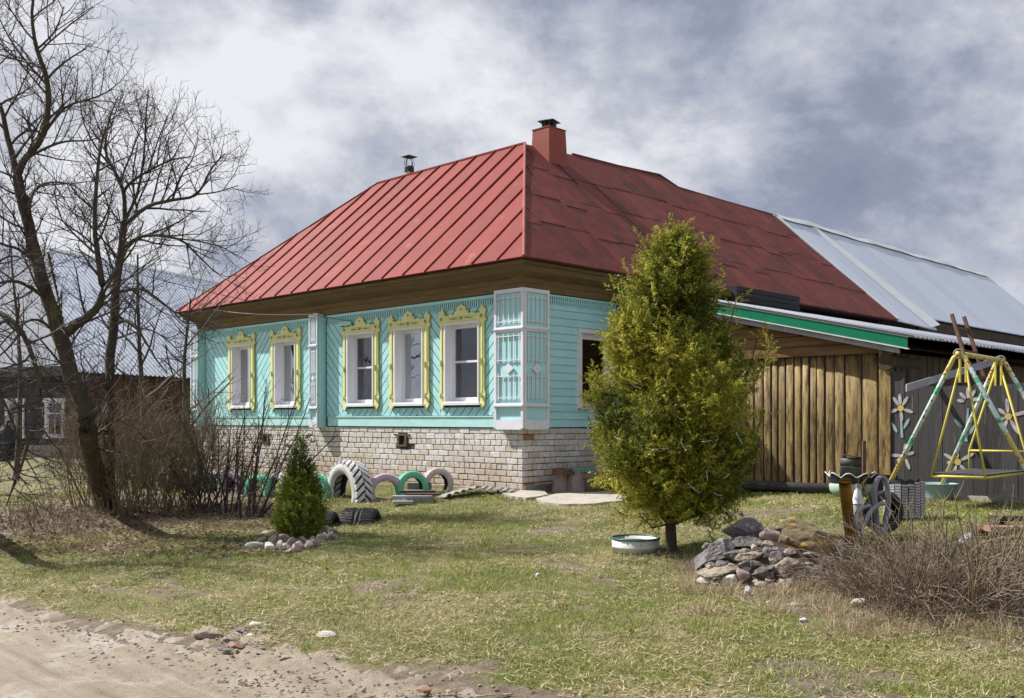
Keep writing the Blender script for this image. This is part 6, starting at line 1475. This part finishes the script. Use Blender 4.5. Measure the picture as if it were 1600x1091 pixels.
gb = thing('garbage_bag', 'black bag leaning at the foot of the old dark house', 'bag', NB+Un*1.6-Vn*1.0); gb.location.z = g(gb.location.x, gb.location.y)
bm = bmesh.new(); bmesh.ops.create_icosphere(bm, subdivisions=3, radius=1)
for v in bm.verts:
    f = 1+.15*mnoise.noise(v.co*2.5)+.07*mnoise.noise(v.co*6); zz = v.co.z; s_ = (1-.55*max(0,zz)); v.co = Vector((v.co.x*.45*f*s_, v.co.y*.38*f*s_, .5+zz*.55*f))
me = bpy.data.meshes.new('bag_body'); bm.to_mesh(me); bm.free(); me.materials.append(M['rubber']); link('bag_body', me, gb)
mb = MB(); mb.tube([(0,0,.98),(.02,0,1.08),(.06,.02,1.13)], [.05,.03,.06], 8); mb.build('tied_neck', M['rubber'], gb)

# ------------------------------------------------------------------ grass
XS, YS = np.array(xs), np.array(ys)
ix0, ix1 = np.searchsorted(XS, -12), np.searchsorted(XS, 16); iy0, iy1 = np.searchsorted(YS, -14), np.searchsorted(YS, 26)
V0 = np.array([[gz(x, y) for x in XS[ix0:ix1]] for y in YS[iy0:iy1]]); S0 = np.array([[soil(x, y) for x in XS[ix0:ix1]] for y in YS[iy0:iy1]])
def lookup(A, x, y):
    X_, Y_ = XS[ix0:ix1], YS[iy0:iy1]; i = np.clip(np.searchsorted(X_, x)-1, 0, len(X_)-2); j = np.clip(np.searchsorted(Y_, y)-1, 0, len(Y_)-2)
    u = np.clip((x-X_[i])/(X_[i+1]-X_[i]),0,1); v = np.clip((y-Y_[j])/(Y_[j+1]-Y_[j]),0,1)
    return A[j,i]*(1-u)*(1-v)+A[j,i+1]*u*(1-v)+A[j+1,i]*(1-u)*v+A[j+1,i+1]*u*v
def vnoise(x, y, s, seed):
    r = np.random.default_rng(seed); G_ = r.random((128,128)); X_, Y_ = x/s+500, y/s+500; i = np.floor(X_).astype(int); j = np.floor(Y_).astype(int); u = X_-i; v = Y_-j; u = u*u*(3-2*u); v = v*v*(3-2*v); i %= 128; j %= 128; i1 = (i+1)%128; j1 = (j+1)%128
    return G_[j,i]*(1-u)*(1-v)+G_[j,i1]*u*(1-v)+G_[j1,i]*(1-u)*v+G_[j1,i1]*u*v
def lawn(n_, r0, r1, pw, name, label, hh, ww):
    r = np.random.default_rng(99+n_); rho = r0+(r1-r0)*r.random(n_)**pw; an = r.uniform(-.72,.72,n_); X_ = rho*np.sin(an); Y_ = rho*np.cos(an)
    wx = (X_-.176)*VC+(Y_-16)*VS; wy = -(X_-.176)*VS+(Y_-16)*VC
    s_ = lookup(S0, wx, wy)+.55*(vnoise(wx,wy,.35,1)-.5)+.35*(vnoise(wx,wy,.12,2)-.5)
    patch = .6*vnoise(wx,wy,1.3,3)+.4*vnoise(wx,wy,.3,4)
    ok = (s_ < .42) & (r.random(n_) > .35*(patch > .62)) & ~((wx > -.05) & (wy > -.03)) & ~((wx > 2.3) & (wy < 0)) & (wx > -9)
    ok &= r.random(n_) > .75*(vnoise(wx,wy,.22,8) > .74)
    wx, wy, patch, rho = wx[ok], wy[ok], patch[ok], rho[ok]; n_ = len(wx); z = lookup(V0, wx, wy)
    green = vnoise(wx,wy,1.0,5)*.5+vnoise(wx,wy,.25,6)*.35+.15*r.random(n_)
    # greener in the belt before the house and at the left, straw-coloured towards the viewer
    green += .10*np.clip((wx+5)/4,-1,1)+.06*(wy > 0)
    dry = r.random(n_) > np.clip((green-.34)*3.4, .06, .86)
    gcol = np.array([.15,.215,.036])+(np.array([.36,.37,.10])-np.array([.16,.21,.038]))*r.random((n_,1)); dcol = np.array([.38,.32,.17])+(np.array([.66,.58,.36])-np.array([.38,.32,.17]))*r.random((n_,1))
    col = np.where(dry[:,None], dcol, gcol)
    h_ = hh*(.45+.9*r.random(n_))*(.7+.6*vnoise(wx,wy,.4,7)); lean = r.normal(0,.75,(n_,2)); d = np.stack([lean[:,0],lean[:,1],np.full(n_,.75)],1); d /= np.linalg.norm(d,axis=1,keepdims=True)
    d[dry,2] *= .45; d /= np.linalg.norm(d,axis=1,keepdims=True)
    aw = r.random(n_)*6.283; wv = np.stack([np.cos(aw),np.sin(aw),np.zeros(n_)],1)*(ww*(.6+.8*r.random(n_))*np.clip(rho/9,.8,1.9))[:,None]
    p = np.stack([wx,wy,z-.004],1); T_ = np.stack([p-wv/2, p+wv/2, p+d*h_[:,None]],1)
    o_ = soup(name, T_, col, M['grass']); tag(o_, label, 'grass', None, 'stuff'); return o_
lawn(700000, 4.9, 21, 1.25, 'lawn_grass', 'short patchy green and straw-coloured grass of the lawn', .052, .0078)
lawn(60000, 20, 40, 1.0, 'far_grass', 'grass in front of the old dark house', .06, .014) if False else None
def thatch(n_, label):
    r = np.random.default_rng(77); rho = 4.9+15*r.random(n_)**1.2; an = r.uniform(-.72,.72,n_); X_ = rho*np.sin(an); Y_ = rho*np.cos(an); wx = (X_-.176)*VC+(Y_-16)*VS; wy = -(X_-.176)*VS+(Y_-16)*VC
    ok = (lookup(S0,wx,wy)+.4*(vnoise(wx,wy,.3,11)-.5) < .55) & ~((wx > -.1) & (wy > -.1)) & ~((wx > 2.2) & (wy < 0)) & (vnoise(wx,wy,.7,12) > .32); wx, wy, rho = wx[ok], wy[ok], rho[ok]; n_ = len(wx)
    a = r.random(n_)*6.283; d = np.stack([np.cos(a), np.sin(a), r.uniform(-.05,.22,n_)],1)*(r.uniform(.05,.13,n_))[:,None]; w_ = np.stack([-np.sin(a), np.cos(a), np.zeros(n_)],1)*(.0042*np.clip(rho/9,.8,1.8))[:,None]
    p = np.stack([wx,wy,lookup(V0,wx,wy)+r.uniform(.004,.035,n_)],1); cl = np.array([(.60,.52,.33),(.46,.38,.22),(.68,.61,.42),(.30,.22,.13)])[r.integers(0,4,n_)]
    tag(soup('dead_thatch', np.stack([p-w_,p+w_,p+d],1), cl, M['grass']), label, 'grass', None, 'stuff')
thatch(64000, 'matted dead straw lying flat in the lawn')
def tufts(spots, per, hh, cols, name, label, seed, ww=.005, sprd=.05, flat=.6):
    r = np.random.default_rng(seed); T_, C_ = [], []; cols = np.array(cols)
    for (p, k) in spots:
        n_ = int(per*k); o = r.normal(0,sprd,(n_,2)); x_ = p.x+o[:,0]; y_ = p.y+o[:,1]; z = lookup(V0,x_,y_)
        if name == 'grass_tufts' and (p.x < ROAD(p.y)+.45 or (p.x > -.5 and p.y > -1.2)): continue
        d = np.stack([o[:,0]*9+r.normal(0,flat,n_), o[:,1]*9+r.normal(0,flat,n_), np.ones(n_)],1); d /= np.linalg.norm(d,axis=1,keepdims=True); h_ = hh*r.uniform(.4,1.2,n_)[:,None]
        aw = r.random(n_)*6.283; wv = np.stack([np.cos(aw),np.sin(aw),np.zeros(n_)],1)*ww; b_ = np.stack([x_,y_,z-.005],1); mid = b_+d*h_*.6; dd = d.copy(); dd[:,2] -= .75; tip = mid+dd*h_*.5
        T_ += [np.stack([b_-wv/2,b_+wv/2,mid+wv/3],1), np.stack([b_-wv/2,mid+wv/3,mid-wv/3],1), np.stack([mid-wv/3,mid+wv/3,tip],1)]; c = cols[r.integers(0,len(cols),n_)]; C_ += [c,c,c]
    o_ = soup(name, np.concatenate(T_), np.concatenate(C_), M['grass']); tag(o_, label, 'grass', None, 'stuff')
rt_ = random.Random(25)
tufts([(gp(rt_.uniform(-10,1610), 790+300*rt_.random()**.8), rt_.uniform(.4,1.3)) for _ in range(1500)], 26, .075, [(.14,.22,.035),(.20,.27,.05),(.36,.34,.13),(.58,.50,.30),(.46,.38,.2)], 'grass_tufts', 'uneven grass tufts scattered over the lawn', 54, .007, .06, .8)
rs_ = random.Random(15); straw = [(.48,.40,.26),(.38,.30,.19),(.28,.21,.13),(.55,.48,.33)]
sp_ = [(gp(rs_.uniform(1080,1330), rs_.uniform(905,965)), 1) for _ in range(45)]+[(gp(rs_.uniform(1300,1600), rs_.uniform(945,1000)), 1) for _ in range(50)]+[(gp(rs_.uniform(1060,1110), rs_.uniform(870,930)), 1) for _ in range(22)]
tufts(sp_, 60, .17, straw, 'dry_grass', 'tall straw-coloured dry grass round the rock pile', 51)
sp_ = [(gp(rs_.uniform(0,330), rs_.uniform(790,870)), 1) for _ in range(120)]+[(gp(rs_.uniform(310,480), rs_.uniform(790,830)), 1) for _ in range(40)]
tufts(sp_, 45, .13, [(.22,.15,.10),(.14,.10,.07),(.30,.22,.15),(.10,.13,.04)], 'withered_weeds', 'withered brown weeds under the bare trees', 52)
sp_ = [(gp(rs_.uniform(600,800), rs_.uniform(768,786)), 1) for _ in range(26)]+[(gp(rs_.uniform(200,560), rs_.uniform(765,790)), 1) for _ in range(60)]+[(gp(rs_.uniform(215,480), rs_.uniform(835,880)), 1) for _ in range(60)]+[(gp(rs_.uniform(960,1200), rs_.uniform(850,890)), 1) for _ in range(40)]+[(gp(rs_.uniform(1280,1600), rs_.uniform(775,800)), 1) for _ in range(50)]
tufts(sp_, 40, .09, [(.10,.19,.03),(.16,.25,.05),(.07,.13,.025),(.30,.27,.12)], 'green_tufts', 'fresh green grass tufts by the tyres and under the shrubs', 53)
sp_ = [(gp(rs_.uniform(-20,620), 940+0*k), .6) for k in range(0)]
# fallen leaves
r = np.random.default_rng(62); n_ = 1500; a_ = r.uniform(-.5,.5,n_); rho = 5+12*r.random(n_); X_ = rho*np.sin(a_); Y_ = rho*np.cos(a_); wx = (X_-.176)*VC+(Y_-16)*VS; wy = -(X_-.176)*VS+(Y_-16)*VC
ok = ~((wx > -.1) & (wy > -.1)) & ~((wx > 2.2) & (wy < 0)); wx, wy = wx[ok], wy[ok]; n_ = len(wx)
tem = np.array([[[-.5,-.3,0],[.5,-.3,.1],[0,.6,0.15]]]); B = basis(np.stack([r.normal(0,.4,n_),r.normal(0,.4,n_),np.ones(n_)],1), r.random(n_)*6.283)
tag(soup('lawn_leaves', scatter(tem, np.stack([wx,wy,lookup(V0,wx,wy)+.025],1), B, r.uniform(.018,.045,n_)), np.array([(.17,.11,.07),(.10,.07,.045),(.40,.33,.22)])[r.integers(0,3,n_)], M['grass']), 'dead leaves and chips strewn over the lawn', 'leaves', None, 'stuff')
r = np.random.default_rng(61); n_ = 9000; px = r.uniform(-20,480,n_); P0 = []
for k in range(n_):
    q = gp(px[k], 770+r.random()*100) if k < 1500 else None
    if q is None: b_ = P0[r.integers(0,1500)]; x_, y_ = b_[0]+r.normal(0,.12), b_[1]+r.normal(0,.12); P0.append((x_,y_,0))
    else: P0.append((q.x,q.y,0))
P0 = np.array(P0); P0[:,2] = lookup(V0,P0[:,0],P0[:,1])+r.uniform(.003,.02,n_)
tem = np.array([[[-.5,-.3,0],[.5,-.3,.1],[0,.6,0.15]]]); B = basis(np.stack([r.normal(0,.4,n_),r.normal(0,.4,n_),np.ones(n_)],1), r.random(n_)*6.283)
cl = np.array([(.16,.10,.065),(.10,.065,.045),(.22,.15,.10),(.07,.05,.04)])[r.integers(0,4,n_)]
tag(soup('leaf_litter', scatter(tem,P0,B,r.uniform(.025,.06,n_)), cl, M['grass']), 'brown fallen leaves under the bare trees', 'leaves', None, 'stuff')
